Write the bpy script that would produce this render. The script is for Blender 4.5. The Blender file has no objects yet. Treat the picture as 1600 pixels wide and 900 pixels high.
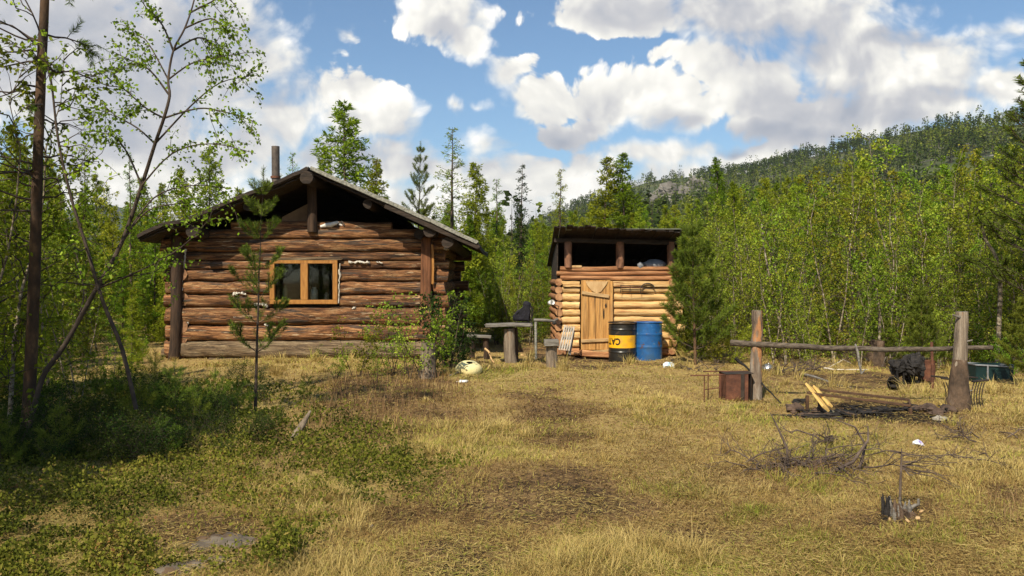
import bpy, math, random
import numpy as np
R = math.radians
scene = bpy.context.scene
col = scene.collection
rng = np.random.default_rng(7)
random.seed(7)

# ------------------------------------------------------------------ camera
FPX = 1280.0; EYE = 1.6; HOR = 440.0
cam = bpy.data.cameras.new("camera"); cam.lens = 28.8; cam.sensor_width = 36; cam.clip_end = 20000
cam_o = bpy.data.objects.new("camera", cam); col.objects.link(cam_o)
cam_o.location = (0, 0, EYE); cam_o.rotation_euler = (R(90) - math.atan(10 / FPX), 0, 0)
scene.camera = cam_o

# ------------------------------------------------------------------ sun, sky, exposure
SUN_EL, SUN_AZ = 46.0, 24.0          # sun behind the camera, a little to its left
sd = (-math.sin(R(SUN_AZ)) * math.cos(R(SUN_EL)), -math.cos(R(SUN_AZ)) * math.cos(R(SUN_EL)), math.sin(R(SUN_EL)))
sun = bpy.data.lights.new("sun", 'SUN'); sun.energy = 4.9; sun.angle = R(0.5); sun.color = (1.0, 0.89, 0.70)
sun_o = bpy.data.objects.new("sun", sun); col.objects.link(sun_o)
from mathutils import Vector, Matrix
sun_o.rotation_euler = Vector(sd).to_track_quat('Z', 'Y').to_euler()
vs = scene.view_settings
scene.display_settings.display_device = 'sRGB'
vs.view_transform = 'Standard'; vs.look = 'None'; vs.exposure = 0.45; vs.gamma = 1; vs.use_curve_mapping = False
cy = scene.cycles
cy.max_bounces = 5; cy.diffuse_bounces = 3; cy.glossy_bounces = 2; cy.transmission_bounces = 3
cy.transparent_max_bounces = 6; cy.volume_bounces = 0; cy.caustics_reflective = False; cy.caustics_refractive = False
cy.use_denoising = True; cy.sample_clamp_indirect = 4.0
cy.use_adaptive_sampling = True; cy.adaptive_threshold = 0.02
cy.pixel_filter_type = 'BLACKMAN_HARRIS'; cy.filter_width = 1.5

class NT:
    """tiny helper to write node trees as expressions"""
    def __init__(s, tree): s.t = tree; s.n = tree.nodes; s.l = tree.links
    def node(s, kind, **kw):
        n = s.n.new(kind)
        for k, v in kw.items(): setattr(n, k, v)
        return n
    def put(s, sock, v):
        if isinstance(v, bpy.types.NodeSocket): s.l.new(v, sock)
        elif v is not None: sock.default_value = v
    def m(s, op, a, b=None, c=None, clamp=False):
        n = s.node('ShaderNodeMath', operation=op); n.use_clamp = clamp
        s.put(n.inputs[0], a); s.put(n.inputs[1], b); s.put(n.inputs[2], c)
        return n.outputs[0]
    def vm(s, op, a, b=None):
        n = s.node('ShaderNodeVectorMath', operation=op)
        s.put(n.inputs[0], a); s.put(n.inputs[1], b)
        return n.outputs['Value'] if op in ('DOT_PRODUCT', 'LENGTH') else n.outputs[0]
    def noise(s, vec, scale, detail=4, rough=0.5, dist=0.0, out=0, dim='3D'):
        n = s.node('ShaderNodeTexNoise', noise_dimensions=dim); s.put(n.inputs['Vector'], vec)
        s.put(n.inputs['Scale'], scale); s.put(n.inputs['Detail'], detail); s.put(n.inputs['Roughness'], rough); s.put(n.inputs['Distortion'], dist)
        return n.outputs[out]
    def ramp(s, f, stops, interp='LINEAR'):
        n = s.node('ShaderNodeValToRGB'); r = n.color_ramp; r.interpolation = interp
        while len(r.elements) < len(stops): r.elements.new(0.5)
        for e, (p, c) in zip(r.elements, stops):
            e.position = p; e.color = (*c, 1) if len(c) == 3 else c
        s.put(n.inputs[0], f); return n.outputs[0]
    def mix(s, f, a, b, mode='MIX'):
        n = s.node('ShaderNodeMix', data_type='RGBA', blend_type=mode)
        s.put(n.inputs[0], f)
        for k, v in ((6, a), (7, b)):
            if isinstance(v, tuple) and len(v) == 3: v = (*v, 1)
            s.put(n.inputs[k], v)
        return n.outputs[2]
    def mapr(s, v, a, b, c=0.0, d=1.0, smooth=True):
        n = s.node('ShaderNodeMapRange', interpolation_type='SMOOTHSTEP' if smooth else 'LINEAR')
        for i, x in enumerate((v, a, b, c, d)): s.put(n.inputs[i], x)
        return n.outputs[0]
    def comb(s, x, y, z=0.0):
        n = s.node('ShaderNodeCombineXYZ')
        for i, v in enumerate((x, y, z)): s.put(n.inputs[i], v)
        return n.outputs[0]

def build_world():
    w = bpy.data.worlds.new("World"); scene.world = w; w.use_nodes = True
    w.cycles.sampling_method = 'MANUAL'; w.cycles.sample_map_resolution = 512
    t = NT(w.node_tree); t.n.clear()
    out = t.node('ShaderNodeOutputWorld'); bg = t.node('ShaderNodeBackground')
    t.l.new(bg.outputs[0], out.inputs[0])
    sky = t.node('ShaderNodeTexSky', sky_type='NISHITA'); sky.sun_disc = False
    sky.sun_elevation = R(SUN_EL); sky.sun_rotation = R(180 + SUN_AZ); sky.air_density = 1.0; sky.dust_density = 0.6; sky.ozone_density = 1.5
    tc = t.node('ShaderNodeTexCoord'); sp = t.node('ShaderNodeSeparateXYZ'); t.l.new(tc.outputs['Generated'], sp.inputs[0])
    x, y, z = sp.outputs
    yy = t.m('MAXIMUM', t.m('ABSOLUTE', y), 0.12)
    u = t.m('DIVIDE', x, yy); v = t.m('DIVIDE', z, yy)
    p = t.comb(u, v, 0.0)
    # cloud field: banks of cumulus (direction tangents), broken up by noise
    wob = t.vm('SUBTRACT', t.noise(p, 9.0, 3, 0.55, out=1, dim='2D'), (0.5, 0.5, 0.5))
    pw = t.vm('ADD', p, t.vm('MULTIPLY', wob, (0.05, 0.05, 0.0)))
    def bl(px, py, rx, ry): return ((px - 800) / FPX, (440 - py) / FPX, rx / FPX, ry / FPX)
    BL = [(120, 60, 330, 230), (330, 60, 150, 190), (395, 92, 85, 70), (200, 230, 200, 130), (-250, 40, 420, 260),
          (445, 190, 100, 96), (560, 168, 92, 84), (622, 172, 56, 56), (390, 240, 130, 80), (520, 250, 190, 60), (300, 250, 110, 60),
          (690, 24, 100, 70), (735, 56, 54, 40), (712, 162, 38, 30), (745, 166, 30, 18),
          (806, 108, 42, 28), (850, 160, 60, 52), (915, 195, 58, 44), (870, 215, 85, 38), (905, 118, 24, 24),
          (1040, 85, 62, 26), (1110, 95, 82, 48), (1190, 125, 105, 70), (960, 20, 150, 50), (1230, 20, 300, 75),
          (1340, 90, 220, 110), (1480, 105, 130, 90), (1560, 130, 80, 60), (1550, 50, 75, 26), (1260, 190, 160, 50),
          (1400, 170, 220, 60), (1700, 60, 140, 160), (1090, 190, 60, 26),
          (1040, 245, 160, 34), (1180, 262, 130, 40), (900, 262, 120, 34), (760, 225, 70, 28), (800, 285, 300, 60), (660, 270, 130, 45), (540, 60, 20, 16),
          (200, 330, 330, 90), (1000, 330, 800, 100), (1000, 150, 200, 60)]
    D = None
    for b in BL:
        u0, v0, rx, ry = bl(*b)
        d = t.vm('MULTIPLY', t.vm('SUBTRACT', pw, (u0, v0, 0)), (1 / rx, 1 / ry, 0))
        q = t.m('MULTIPLY_ADD', t.vm('LENGTH', d), -1.0, 1.0)
        q = t.m('MULTIPLY', q, min(1.0, min(rx, ry) * FPX / 46.0))
        D = q if D is None else t.m('SMOOTH_MAX', D, q, 0.10)
    def fbm(off, det):
        pp = t.vm('ADD', p, (off[0], off[1], 0.0))
        n1 = t.noise(pp, 10.0, det, 0.60, 0.35, dim='2D')
        return n1
    f0 = fbm((0, 0), 8); f1 = fbm((-0.022, 0.032), 3)
    vo = t.node('ShaderNodeTexVoronoi', feature='F1', voronoi_dimensions='2D'); t.put(vo.inputs['Vector'], pw); vo.inputs['Scale'].default_value = 34
    vo.inputs['Detail'].default_value = 1.0; vo.inputs['Roughness'].default_value = 0.5
    puff = t.m('MULTIPLY_ADD', vo.outputs['Distance'], -0.30, 0.15)
    dens = t.m('ADD', t.m('ADD', D, t.m('MULTIPLY_ADD', f0, 1.35, -0.70)), puff)
    soft = t.mapr(t.noise(p, 5.0, 1, 0.5, dim='2D'), 0.36, 0.62, 0.16, 0.62)
    alpha = t.mapr(dens, 0.0, soft)
    relief = t.m('SUBTRACT', f0, f1)                       # sunward side of each billow
    # grey undersides / shaded banks
    GL = [(230, 90, 300, 150, 0.8), (-200, 60, 400, 250, 0.7), (360, 60, 100, 90, .5), (150, 200, 160, 90, .5), (300, 30, 120, 110, .5), (880, 225, 110, 45, 0.8), (930, 180, 70, 60, .6), (1050, 20, 260, 50, 0.62), (1250, 60, 170, 60, .55), (1270, 165, 190, 55, 0.85),
          (1420, 60, 130, 26, .7), (1450, 150, 160, 26, 0.5), (1230, 215, 180, 40, 1.0), (560, 250, 120, 45, 0.6), (640, 220, 70, 40, .6), (700, 60, 60, 28, .3), (720, 178, 30, 8, .4), (1160, 238, 36, 16, 1.3), (300, 250, 90, 40, .4), (1060, 190, 80, 30, .6), (760, 255, 120, 20, .35)]
    G = None
    for px, py, rx, ry, k in GL:
        u0, v0, rx, ry = bl(px, py, rx, ry)
        d = t.vm('MULTIPLY', t.vm('SUBTRACT', pw, (u0, v0, 0)), (1 / rx, 1 / ry, 0))
        q = t.m('MULTIPLY', t.mapr(t.vm('LENGTH', d), 1.15, 0.2), k)
        G = q if G is None else t.m('MAXIMUM', G, q)
    br = t.m('ADD', t.m('ADD', t.m('MULTIPLY_ADD', relief, 0.80, 0.89), t.m('MULTIPLY', puff, 0.55)), t.m('MULTIPLY', G, -0.52))
    br = t.m('ADD', br, t.mapr(dens, 0.75, 0.05, -0.05, 0.08))
    ccol = t.ramp(t.m('MULTIPLY', br, 1.0, clamp=True), [(0.0, (2.8, 3.2, 4.1)), (0.3, (4.0, 4.3, 5.0)), (0.62, (6.0, 6.0, 6.2)), (0.85, (9.0, 8.8, 8.2)), (1.0, (11.5, 11.1, 10.3))])
    skyc = t.mix(1.0, sky.outputs[0], SKY_TINT, 'MULTIPLY')
    t.l.new(t.mix(alpha, skyc, ccol), bg.inputs[0]); bg.inputs[1].default_value = 0.08
SKY_TINT = (0.92, 1.10, 1.20)
build_world()

# ------------------------------------------------------------------ helpers: placement
def gx(px, Y): return (px - 800.0) / FPX * Y
def gz(py, Y): return EYE - (py - HOR) / FPX * Y
def gy(py): return EYE * FPX / (py - HOR)               # depth of a ground point seen at height py
_perm = np.random.default_rng(3).random((256, 256))
def vnoise(x, y):
    x = np.asarray(x, float); y = np.asarray(y, float)
    xi = np.floor(x).astype(int); yi = np.floor(y).astype(int); fx = x - xi; fy = y - yi
    fx = fx * fx * (3 - 2 * fx); fy = fy * fy * (3 - 2 * fy)
    a = _perm[xi % 256, yi % 256]; b = _perm[(xi + 1) % 256, yi % 256]; c = _perm[xi % 256, (yi + 1) % 256]; d = _perm[(xi + 1) % 256, (yi + 1) % 256]
    return (a * (1 - fx) + b * fx) * (1 - fy) + (c * (1 - fx) + d * fx) * fy
def fbm2(x, y, o=4):
    s = 0; a = 1; n = 0
    for i in range(o):
        s = s + a * vnoise(x * 2 ** i + 17 * i, y * 2 ** i + 31 * i); n += a; a *= 0.5
    return s / n
def gh(x, y):
    """height of the ground"""
    x = np.asarray(x, float); y = np.asarray(y, float)
    near = np.clip(1 - np.hypot(x, y - 10) / 60.0, 0, 1)
    h = (fbm2(x * 0.45 + 5, y * 0.45 + 9, 4) - 0.5) * 0.24 + (fbm2(x * 2.1, y * 2.1, 3) - 0.5) * 0.10
    return h * near
def ghf(x, y): return float(gh(x, y))

# ------------------------------------------------------------------ helpers: meshes
class Geo:
    def __init__(s): s.V = []; s.T = []; s.F = []; s.n = 0
    def add(s, v, f, m=0, tint=0.5, smooth=True):
        v = np.asarray(v, np.float32).reshape(-1, 3); f = np.asarray(f, np.int64)
        s.V.append(v); s.T.append(np.broadcast_to(np.asarray(tint, np.float32), (len(v),)))
        s.F.append((f + s.n, m, smooth)); s.n += len(v)
        return s
    def mesh(s, name, mats, tint=False):
        me = bpy.data.meshes.new(name)
        V = np.concatenate(s.V); me.vertices.add(len(V)); me.vertices.foreach_set('co', V.ravel())
        li = np.concatenate([f.ravel() for f, m, sm in s.F]).astype(np.int32)
        cnt = np.concatenate([np.full(len(f), f.shape[1], np.int32) for f, m, sm in s.F])
        mi = np.concatenate([np.full(len(f), m, np.int32) for f, m, sm in s.F])
        sm_ = np.concatenate([np.full(len(f), sm, bool) for f, m, sm in s.F])
        me.loops.add(len(li)); me.loops.foreach_set('vertex_index', li)
        me.polygons.add(len(cnt)); st = np.zeros(len(cnt), np.int32); st[1:] = np.cumsum(cnt)[:-1]
        me.polygons.foreach_set('loop_start', st); me.polygons.foreach_set('loop_total', cnt)
        me.polygons.foreach_set('material_index', mi); me.polygons.foreach_set('use_smooth', sm_)
        if tint:
            at = me.attributes.new('tint', 'FLOAT', 'POINT'); at.data.foreach_set('value', np.concatenate(s.T).astype(np.float32))
        for m in (mats if isinstance(mats, (list, tuple)) else [mats]): me.materials.append(m)
        me.update(calc_edges=True); me.validate()
        return me

def frames(pts, up=None):
    pts = np.asarray(pts, float); d = np.gradient(pts, axis=0); d /= np.linalg.norm(d, axis=1)[:, None] + 1e-9
    if up is None: up = np.array([0, 0, 1.0]) if abs(d.mean(0)[2]) < 0.8 else np.array([0, 1.0, 0])
    s = np.cross(d, up); s /= np.linalg.norm(s, axis=1)[:, None] + 1e-9
    return d, s, np.cross(s, d)
def sweep(g, pts, sec, scale=1.0, up=None, m=0, me=None, cap=True, smooth=True, tint=0.5, jit=0.0, r=None):
    """sweep a closed section (k,2) along pts; scale per point"""
    pts = np.asarray(pts, float); n = len(pts); sec = np.asarray(sec, float); k = len(sec)
    d, s, u = frames(pts, up); sc = np.broadcast_to(np.asarray(scale, float), (n,))
    S = sec[None] * sc[:, None, None]
    if jit: S = S * (1 + jit * (rng.random((n, k, 1)) - 0.5))
    if r is not None: S = S * r[:, :, None]
    v = pts[:, None] + S[..., 0:1] * s[:, None] + S[..., 1:2] * u[:, None]
    i = np.arange(n - 1)[:, None] * k; j = np.arange(k)[None]; j2 = (j + 1) % k
    f = np.stack([i + j, i + j2, i + k + j2, i + k + j], -1).reshape(-1, 4)[:, ::-1]
    g.add(v, f, m, tint, smooth)
    if cap:
        for e, fl in ((0, 0), (n - 1, 1)):
            c = np.concatenate([v[e], v[e].mean(0)[None]]); a = np.arange(k)
            tri = np.stack([a, (a + 1) % k, np.full(k, k)], -1)
            g.add(c, tri[:, ::-1] if fl == 0 else tri, m if me is None else me, tint, False)
    return g
def circ(n, r=1.0, ph=0.0):
    a = np.arange(n) * 2 * np.pi / n + ph
    return np.stack([np.cos(a), np.sin(a)], -1) * r
def tube(g, pts, rad, n=6, m=0, tint=0.5, cap=True, jit=0.0):
    return sweep(g, pts, circ(n), rad, m=m, tint=tint, cap=cap, jit=jit)
def rsec(w, h, c):
    """chamfered rectangle section"""
    a, b = w / 2, h / 2; c = min(c, a * .8, b * .8)
    return np.array([(a - c, -b), (a, -b + c), (a, b - c), (a - c, b), (-a + c, b), (-a, b - c), (-a, -b + c), (-a + c, -b)])
def beam(g, p0, p1, w, h, up=(0, 0, 1), ch=0.006, seg=1, wob=0.0, m=0, me=None, jit=0.0, tint=0.5):
    p0 = np.asarray(p0, float); p1 = np.asarray(p1, float); L = np.linalg.norm(p1 - p0); d = (p1 - p0) / L
    t = np.concatenate([[0], np.linspace(ch / L, 1 - ch / L, seg + 1), [1]])
    pts = p0 + (p1 - p0) * t[:, None]
    if wob and seg > 1:
        o = (rng.random((len(t), 3)) - .5) * 2 * wob; o -= (o @ d)[:, None] * d; pts = pts + o
    sc = np.ones(len(t)); sc[0] = sc[-1] = 1 - min(0.3, 2 * ch / max(w, h))
    return sweep(g, pts, rsec(w, h, ch), sc, up=np.asarray(up, float), m=m, me=me, smooth=False, jit=jit, tint=tint)
def log(g, p0, p1, r, n=12, wob=0.012, rough=0.10, m=0, me=1, flat=None, taper=0.0, lf=2.2, step=.13):
    """an uneven round log with end grain"""
    p0 = np.asarray(p0, float); p1 = np.asarray(p1, float); L = np.linalg.norm(p1 - p0); d = (p1 - p0) / L
    seg = max(4, int(L / step)); t = np.linspace(0, 1, seg + 1)
    o = np.stack([np.interp(t, np.linspace(0, 1, 7), (rng.random(7) - .5) * 2 * wob) for _ in range(3)], -1); o -= (o @ d)[:, None] * d
    pts = p0 + (p1 - p0) * t[:, None] + o
    a = np.arange(n) * 2 * np.pi / n; sx = rng.random() * 50
    rr = 1 + rough * 2 * (fbm2(np.cos(a)[None] * 1.6 + np.zeros((seg + 1, 1)) + sx, np.sin(a)[None] * 1.6 + t[:, None] * L * lf + sx, 4) - 0.5)
    rr = rr * (1 - taper * t[:, None])
    sec = circ(n)
    if flat: sec = sec.copy(); sec[:, 0] = np.clip(sec[:, 0], -flat, flat)   # hewn sides
    return sweep(g, pts, sec, r, m=m, me=me, r=rr)
def lathe(g, prof, n=24, c=(0, 0, 0), m=0, smooth=True, tint=0.5, rot=None):
    prof = np.asarray(prof, float); k = len(prof); a = np.arange(n) * 2 * np.pi / n
    v = np.stack([prof[:, None, 0] * np.cos(a), prof[:, None, 0] * np.sin(a), np.broadcast_to(prof[:, 1:2], (k, n))], -1).reshape(-1, 3)
    if rot is not None: v = v @ np.asarray(rot).T
    i = np.arange(k - 1)[:, None] * n; j = np.arange(n)[None]; j2 = (j + 1) % n
    f = np.stack([i + j, i + j2, i + n + j2, i + n + j], -1).reshape(-1, 4)
    return g.add(v + np.asarray(c), f, m, tint, smooth)
def rotm(ax, deg): return np.array(Matrix.Rotation(R(deg), 3, ax))
def lump(g, c, r, seed, rough=0.35, nu=14, nv=10, m=0, freq=1.6, tint=0.5, smooth=True):
    """an uneven stone-like or heap-like body"""
    th = np.linspace(0.02, np.pi - 0.02, nv); ph = np.arange(nu) * 2 * np.pi / nu
    x = np.sin(th)[:, None] * np.cos(ph); y = np.sin(th)[:, None] * np.sin(ph); z = np.cos(th)[:, None] + 0 * ph
    k = 1 + rough * 2 * (fbm2(x * freq + seed * 7.1 + z, y * freq + seed * 3.3 - z, 3) - 0.5)
    v = np.stack([x * k * r[0], y * k * r[1], z * k * r[2]], -1).reshape(-1, 3) + np.asarray(c)
    i = np.arange(nv - 1)[:, None] * nu; j = np.arange(nu)[None]; j2 = (j + 1) % nu
    f = np.stack([i + j, i + nu + j, i + nu + j2, i + j2], -1).reshape(-1, 4)
    g.add(v, f, m, tint, smooth)
    return g
def norm(a): return a / (np.linalg.norm(a, axis=-1, keepdims=True) + 1e-9)
def leaves(g, p, d, L, wr=0.35, m=0, tint=0.5, side=None, mid=0.45):
    """kite-shaped leaves: base p, direction d, length L"""
    p = np.asarray(p, float); n = len(p); d = norm(np.asarray(d, float)); L = np.broadcast_to(np.asarray(L, float), (n,))[:, None]
    if side is None: side = rng.normal(size=(n, 3))
    s = norm(np.cross(d, side)); wr = np.broadcast_to(np.asarray(wr, float), (n,))[:, None]
    v = np.stack([p, p + d * L * mid + s * L * wr, p + d * L, p + d * L * mid - s * L * wr], 1).reshape(-1, 3)
    tint = np.repeat(np.broadcast_to(np.asarray(tint, float), (n,)), 4)
    return g.add(v, np.arange(4 * n).reshape(-1, 4), m, tint, False)

# ------------------------------------------------------------------ helpers: scene objects
def setp(o, label=None, cat=None, group=None, kind=None):
    for k, v in (('label', label), ('category', cat), ('group', group), ('kind', kind)):
        if v: o[k] = v
    return o
def thing(name, label, cat, loc=(0, 0, 0), rotz=0.0, group=None):
    o = bpy.data.objects.new(name, None); o.empty_display_size = 0.1; col.objects.link(o)
    o.location = loc; o.rotation_euler = (0, 0, rotz)
    return setp(o, label, cat, group)
def part(name, g, mats, parent=None, tint=False, label=None):
    o = bpy.data.objects.new(name, g if isinstance(g, bpy.types.Mesh) else g.mesh(name, mats, tint)); col.objects.link(o)
    if parent is not None: o.parent = parent
    if label: o['label'] = label
    return o
def solo(name, g, mats, label, cat, loc=(0, 0, 0), rotz=0.0, group=None, tint=False):
    o = part(name, g, mats, None, tint); o.location = loc; o.rotation_euler = (0, 0, rotz)
    return setp(o, label, cat, group)
def struct(name, g, mats, kind='structure', tint=False):
    return setp(part(name, g, mats, None, tint), kind=kind)
def copy_tree(o, parent=None):
    c = o.copy(); col.objects.link(c); c.parent = parent
    for ch in list(o.children): copy_tree(ch, c)
    return c

# ------------------------------------------------------------------ materials
def M(name, base, var=None, scale=6.0, stretch=(1, 1, 1), rough=0.85, bump=0.3, detail=6, metal=0.0, spec=0.3, ramp=None, spots=None, bscale=None, objvar=0.0, dist=0.0, fine=None):
    """noise-coloured principled surface; stretch squeezes the pattern along an axis (wood grain)"""
    mt = bpy.data.materials.new(name); mt.use_nodes = True; t = NT(mt.node_tree); b = t.n['Principled BSDF']
    tc = t.node('ShaderNodeTexCoord'); oi = t.node('ShaderNodeObjectInfo')
    v = t.vm('MULTIPLY', tc.outputs['Object'], stretch)
    v = t.vm('ADD', v, t.comb(t.m('MULTIPLY', oi.outputs['Random'], 37.0), t.m('MULTIPLY', oi.outputs['Random'], 91.0), t.m('MULTIPLY', oi.outputs['Random'], 53.0)))
    n = t.noise(v, scale, detail, 0.62, dist)
    st = ramp or [(0.3, var or tuple(c * .5 for c in base)), (0.62, base)]
    c = t.ramp(n, st)
    if spots:                                     # (colour, scale, threshold, softness)
        for sc, ss, th, so in spots:
            f = t.mapr(t.noise(v, ss, 5, 0.6), th, th + so)
            c = t.mix(f, c, sc)
    if fine:                                      # (scale, stretch, how dark): flakes and cracks
        fn = t.noise(t.vm('MULTIPLY', v, fine[1]), fine[0], 5, 0.7, 0.4); k = t.mapr(fn, .36, .60, 1 - fine[2], 1.12); c = t.mix(1.0, c, t.comb(k, k, k), 'MULTIPLY')
    if objvar:
        k = t.m('MULTIPLY_ADD', oi.outputs['Random'], 2 * objvar, 1 - objvar)
        c = t.mix(1.0, c, t.comb(k, k, k), 'MULTIPLY')
    t.l.new(c, b.inputs['Base Color']); b.inputs['Roughness'].default_value = rough; b.inputs['Metallic'].default_value = metal
    b.inputs['Specular IOR Level'].default_value = spec
    if bump:
        bn = t.node('ShaderNodeBump'); bn.inputs['Strength'].default_value = bump; bn.inputs['Distance'].default_value = 0.03
        nb = t.noise(v, bscale or scale * 1.7, 6, 0.65); t.l.new(nb, bn.inputs['Height']); t.l.new(bn.outputs[0], b.inputs['Normal'])
    return mt
def leafmat(name, stops, trans=0.35, objvar=0.18, gloss=0.0):
    """thin leaf: diffuse + translucent; colour from the per-leaf tint"""
    mt = bpy.data.materials.new(name); mt.use_nodes = True; t = NT(mt.node_tree); t.n.clear()
    out = t.node('ShaderNodeOutputMaterial'); at = t.node('ShaderNodeAttribute', attribute_name='tint'); oi = t.node('ShaderNodeObjectInfo')
    c = t.ramp(at.outputs['Fac'], stops)
    if objvar:
        hs = t.node('ShaderNodeHueSaturation'); t.l.new(c, hs.inputs['Color'])
        t.put(hs.inputs['Hue'], t.m('MULTIPLY_ADD', oi.outputs['Random'], 0.05 * objvar / .18, 0.5 - 0.025 * objvar / .18))
        rr = t.m('FRACT', t.m('MULTIPLY', oi.outputs['Random'], 13.7))
        t.put(hs.inputs['Value'], t.m('MULTIPLY_ADD', rr, 2 * objvar, 1 - objvar)); c = hs.outputs[0]
    d = t.node('ShaderNodeBsdfDiffuse'); tr = t.node('ShaderNodeBsdfTranslucent'); mx = t.node('ShaderNodeMixShader')
    t.l.new(c, d.inputs[0]); t.l.new(c, tr.inputs[0]); mx.inputs[0].default_value = trans
    t.l.new(d.outputs[0], mx.inputs[1]); t.l.new(tr.outputs[0], mx.inputs[2]); last = mx.outputs[0]
    if gloss:
        gl = t.node('ShaderNodeBsdfGlossy'); gl.inputs['Roughness'].default_value = 0.42; gl.inputs[0].default_value = (1, 1, 1, 1)
        m2 = t.node('ShaderNodeMixShader'); m2.inputs[0].default_value = gloss; t.l.new(last, m2.inputs[1]); t.l.new(gl.outputs[0], m2.inputs[2]); last = m2.outputs[0]
    t.l.new(last, out.inputs[0])
    return mt
# ------------------------------------------------------------------ ground
def pxy(x, y):
    y = np.maximum(np.asarray(y, float), 0.5); return 800 + FPX * np.asarray(x) / y, HOR + FPX * EYE / y
def patch(x, y, lst):
    """soft patches on the ground, given as (px, py, rx, ry) outlines seen in the photo, fixed on the ground"""
    px, py = pxy(x, y); px = px + (fbm2(np.asarray(x) * 1.3, np.asarray(y) * 1.3, 3) - .5) * 160; py = py + (fbm2(np.asarray(x) * 1.3 + 40, np.asarray(y) * 1.3, 3) - .5) * 50
    w = np.zeros(np.shape(px))
    for a, b, rx, ry in lst: w = np.maximum(w, np.clip(1.35 - np.hypot((px - a) / rx, (py - b) / ry), 0, 1))
    return np.clip(w * 1.6, 0, 1)
P_DIRT = [(870, 785, 120, 42), (960, 800, 60, 20), (300, 850, 100, 45), (1400, 815, 60, 20), (1090, 845, 150, 22), (920, 558, 110, 9), (700, 880, 120, 30), (1320, 598, 120, 14)]
P_ASH = [(1360, 650, 85, 16), (1440, 662, 60, 10)]
P_GREEN = [(790, 580, 50, 13), (1250, 745, 45, 12), (1430, 840, 60, 20), (1190, 655, 50, 18), (1200, 800, 36, 14), (1360, 890, 40, 18), (1250, 850, 60, 14), (880, 830, 40, 12), (1300, 700, 80, 14), (790, 890, 30, 12), (1020, 770, 60, 16)]
P_STRAW = [(720, 690, 80, 40), (500, 895, 90, 24), (960, 885, 130, 30), (1560, 650, 70, 24), (1020, 635, 55, 22), (470, 800, 100, 34), (450, 577, 130, 9), (1500, 760, 100, 30), (1000, 560, 30, 8), (1330, 580, 60, 8), (760, 588, 30, 12)]
P_BROWN = [(620, 622, 100, 34), (760, 800, 140, 50), (560, 690, 160, 40), (880, 640, 60, 30), (1240, 730, 80, 30), (1560, 820, 60, 40), (640, 780, 120, 50), (860, 690, 50, 25)]
P_LEAFY = [(-250, 760, 320, 180), (120, 780, 300, 130), (330, 700, 240, 60), (0, 860, 260, 80), (560, 735, 130, 45), (400, 870, 40, 30), (230, 880, 50, 30), (100, 640, 330, 60)]
xs = np.concatenate([-np.geomspace(3000, 17, 24), np.arange(-16, 16.01, .13), np.geomspace(17, 3000, 24)])
ys = np.concatenate([-np.geomspace(1500, 3, 18), np.arange(2.2, 26, .13), np.geomspace(26.3, 3300, 38)])
XX, YY = np.meshgrid(xs, ys); ZZ = gh(XX, YY)
nx, ny = len(xs), len(ys); i = np.arange(ny - 1)[:, None] * nx + np.arange(nx - 1)[None]
dirt = patch(XX, YY, P_DIRT); grn = patch(XX, YY, P_GREEN); lf = patch(XX, YY, P_LEAFY); ash = patch(XX, YY, P_ASH); br = patch(XX, YY, P_BROWN)
tint = .5 - .3 * np.maximum(dirt, br * .8) + .3 * grn * (1 - dirt) + .2 * lf * (1 - dirt); tint = tint * (1 - ash)
g = Geo(); g.add(np.stack([XX, YY, ZZ], -1).reshape(-1, 3), np.stack([i, i + 1, i + nx + 1, i + nx], -1).reshape(-1, 4), 0, tint.ravel())
def ground_mat():
    mt = bpy.data.materials.new('soil_and_thatch'); mt.use_nodes = True; t = NT(mt.node_tree); b = t.n['Principled BSDF']
    tc = t.node('ShaderNodeTexCoord'); at = t.node('ShaderNodeAttribute', attribute_name='tint'); p = tc.outputs['Object']
    n = t.noise(p, 2.6, 6, .65); n2 = t.noise(p, 26, 5, .7)
    f = t.m('ADD', t.m('ADD', at.outputs['Fac'], t.m('MULTIPLY_ADD', n, .7, -.35)), t.m('MULTIPLY_ADD', n2, .8, -.40))
    c = t.ramp(f, [(0.0, (.016, .013, .011)), (.14, (.075, .05, .03)), (.28, (.20, .125, .06)), (.48, (.36, .25, .10)), (.66, (.40, .31, .12)), (.8, (.22, .19, .05)), (.95, (.11, .12, .025))])
    t.l.new(c, b.inputs['Base Color']); b.inputs['Roughness'].default_value = 1; b.inputs['Specular IOR Level'].default_value = .1
    bn = t.node('ShaderNodeBump'); bn.inputs['Strength'].default_value = .9; bn.inputs['Distance'].default_value = .04
    t.l.new(t.noise(p, 30, 6, .7), bn.inputs['Height']); t.l.new(bn.outputs[0], b.inputs['Normal'])
    return mt
struct('ground', g, ground_mat(), tint=True)

# ------------------------------------------------------------------ hill
HU = np.array([-.30, -.14, -.05, .0, .055, .10, .156, .20, .234, .273, .30, .344, .39, .43, .469, .508, .5625, .625, .75, .95, 1.2])
HE = np.array([.004, .010, .030, .060, .082, .098, .113, .120, .127, .132, .138, .152, .163, .175, .188, .196, .202, .203, .205, .20, .18])
HE = HE + .006 + .013 * np.clip(1 - np.abs(HU - .19) / .17, 0, 1)
def ridge_R(u): return 900 - 420 * np.clip((u - .05) / .55, 0, 1)
def hill_pt(u, t):
    """t 0 at the foot, 1 on the ridge"""
    Rr = ridge_R(u); Y = 110 + (Rr - 110) * t; x = u * Y
    e = np.interp(u, HU, HE); top = np.maximum(e * Rr - 6, 0)
    prof = np.where(t <= 1, np.clip(t, 0, 1) ** 1.25, np.maximum(1 - (t - 1) * .8, 0))
    z = top * prof + (fbm2(x * .012 + 3, Y * .012, 4) - .5) * 22 * np.clip(t, 0, 1) * (e > .02) * np.clip(1.3 - t, .15, 1) - 1.0
    return x, Y, z
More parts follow.
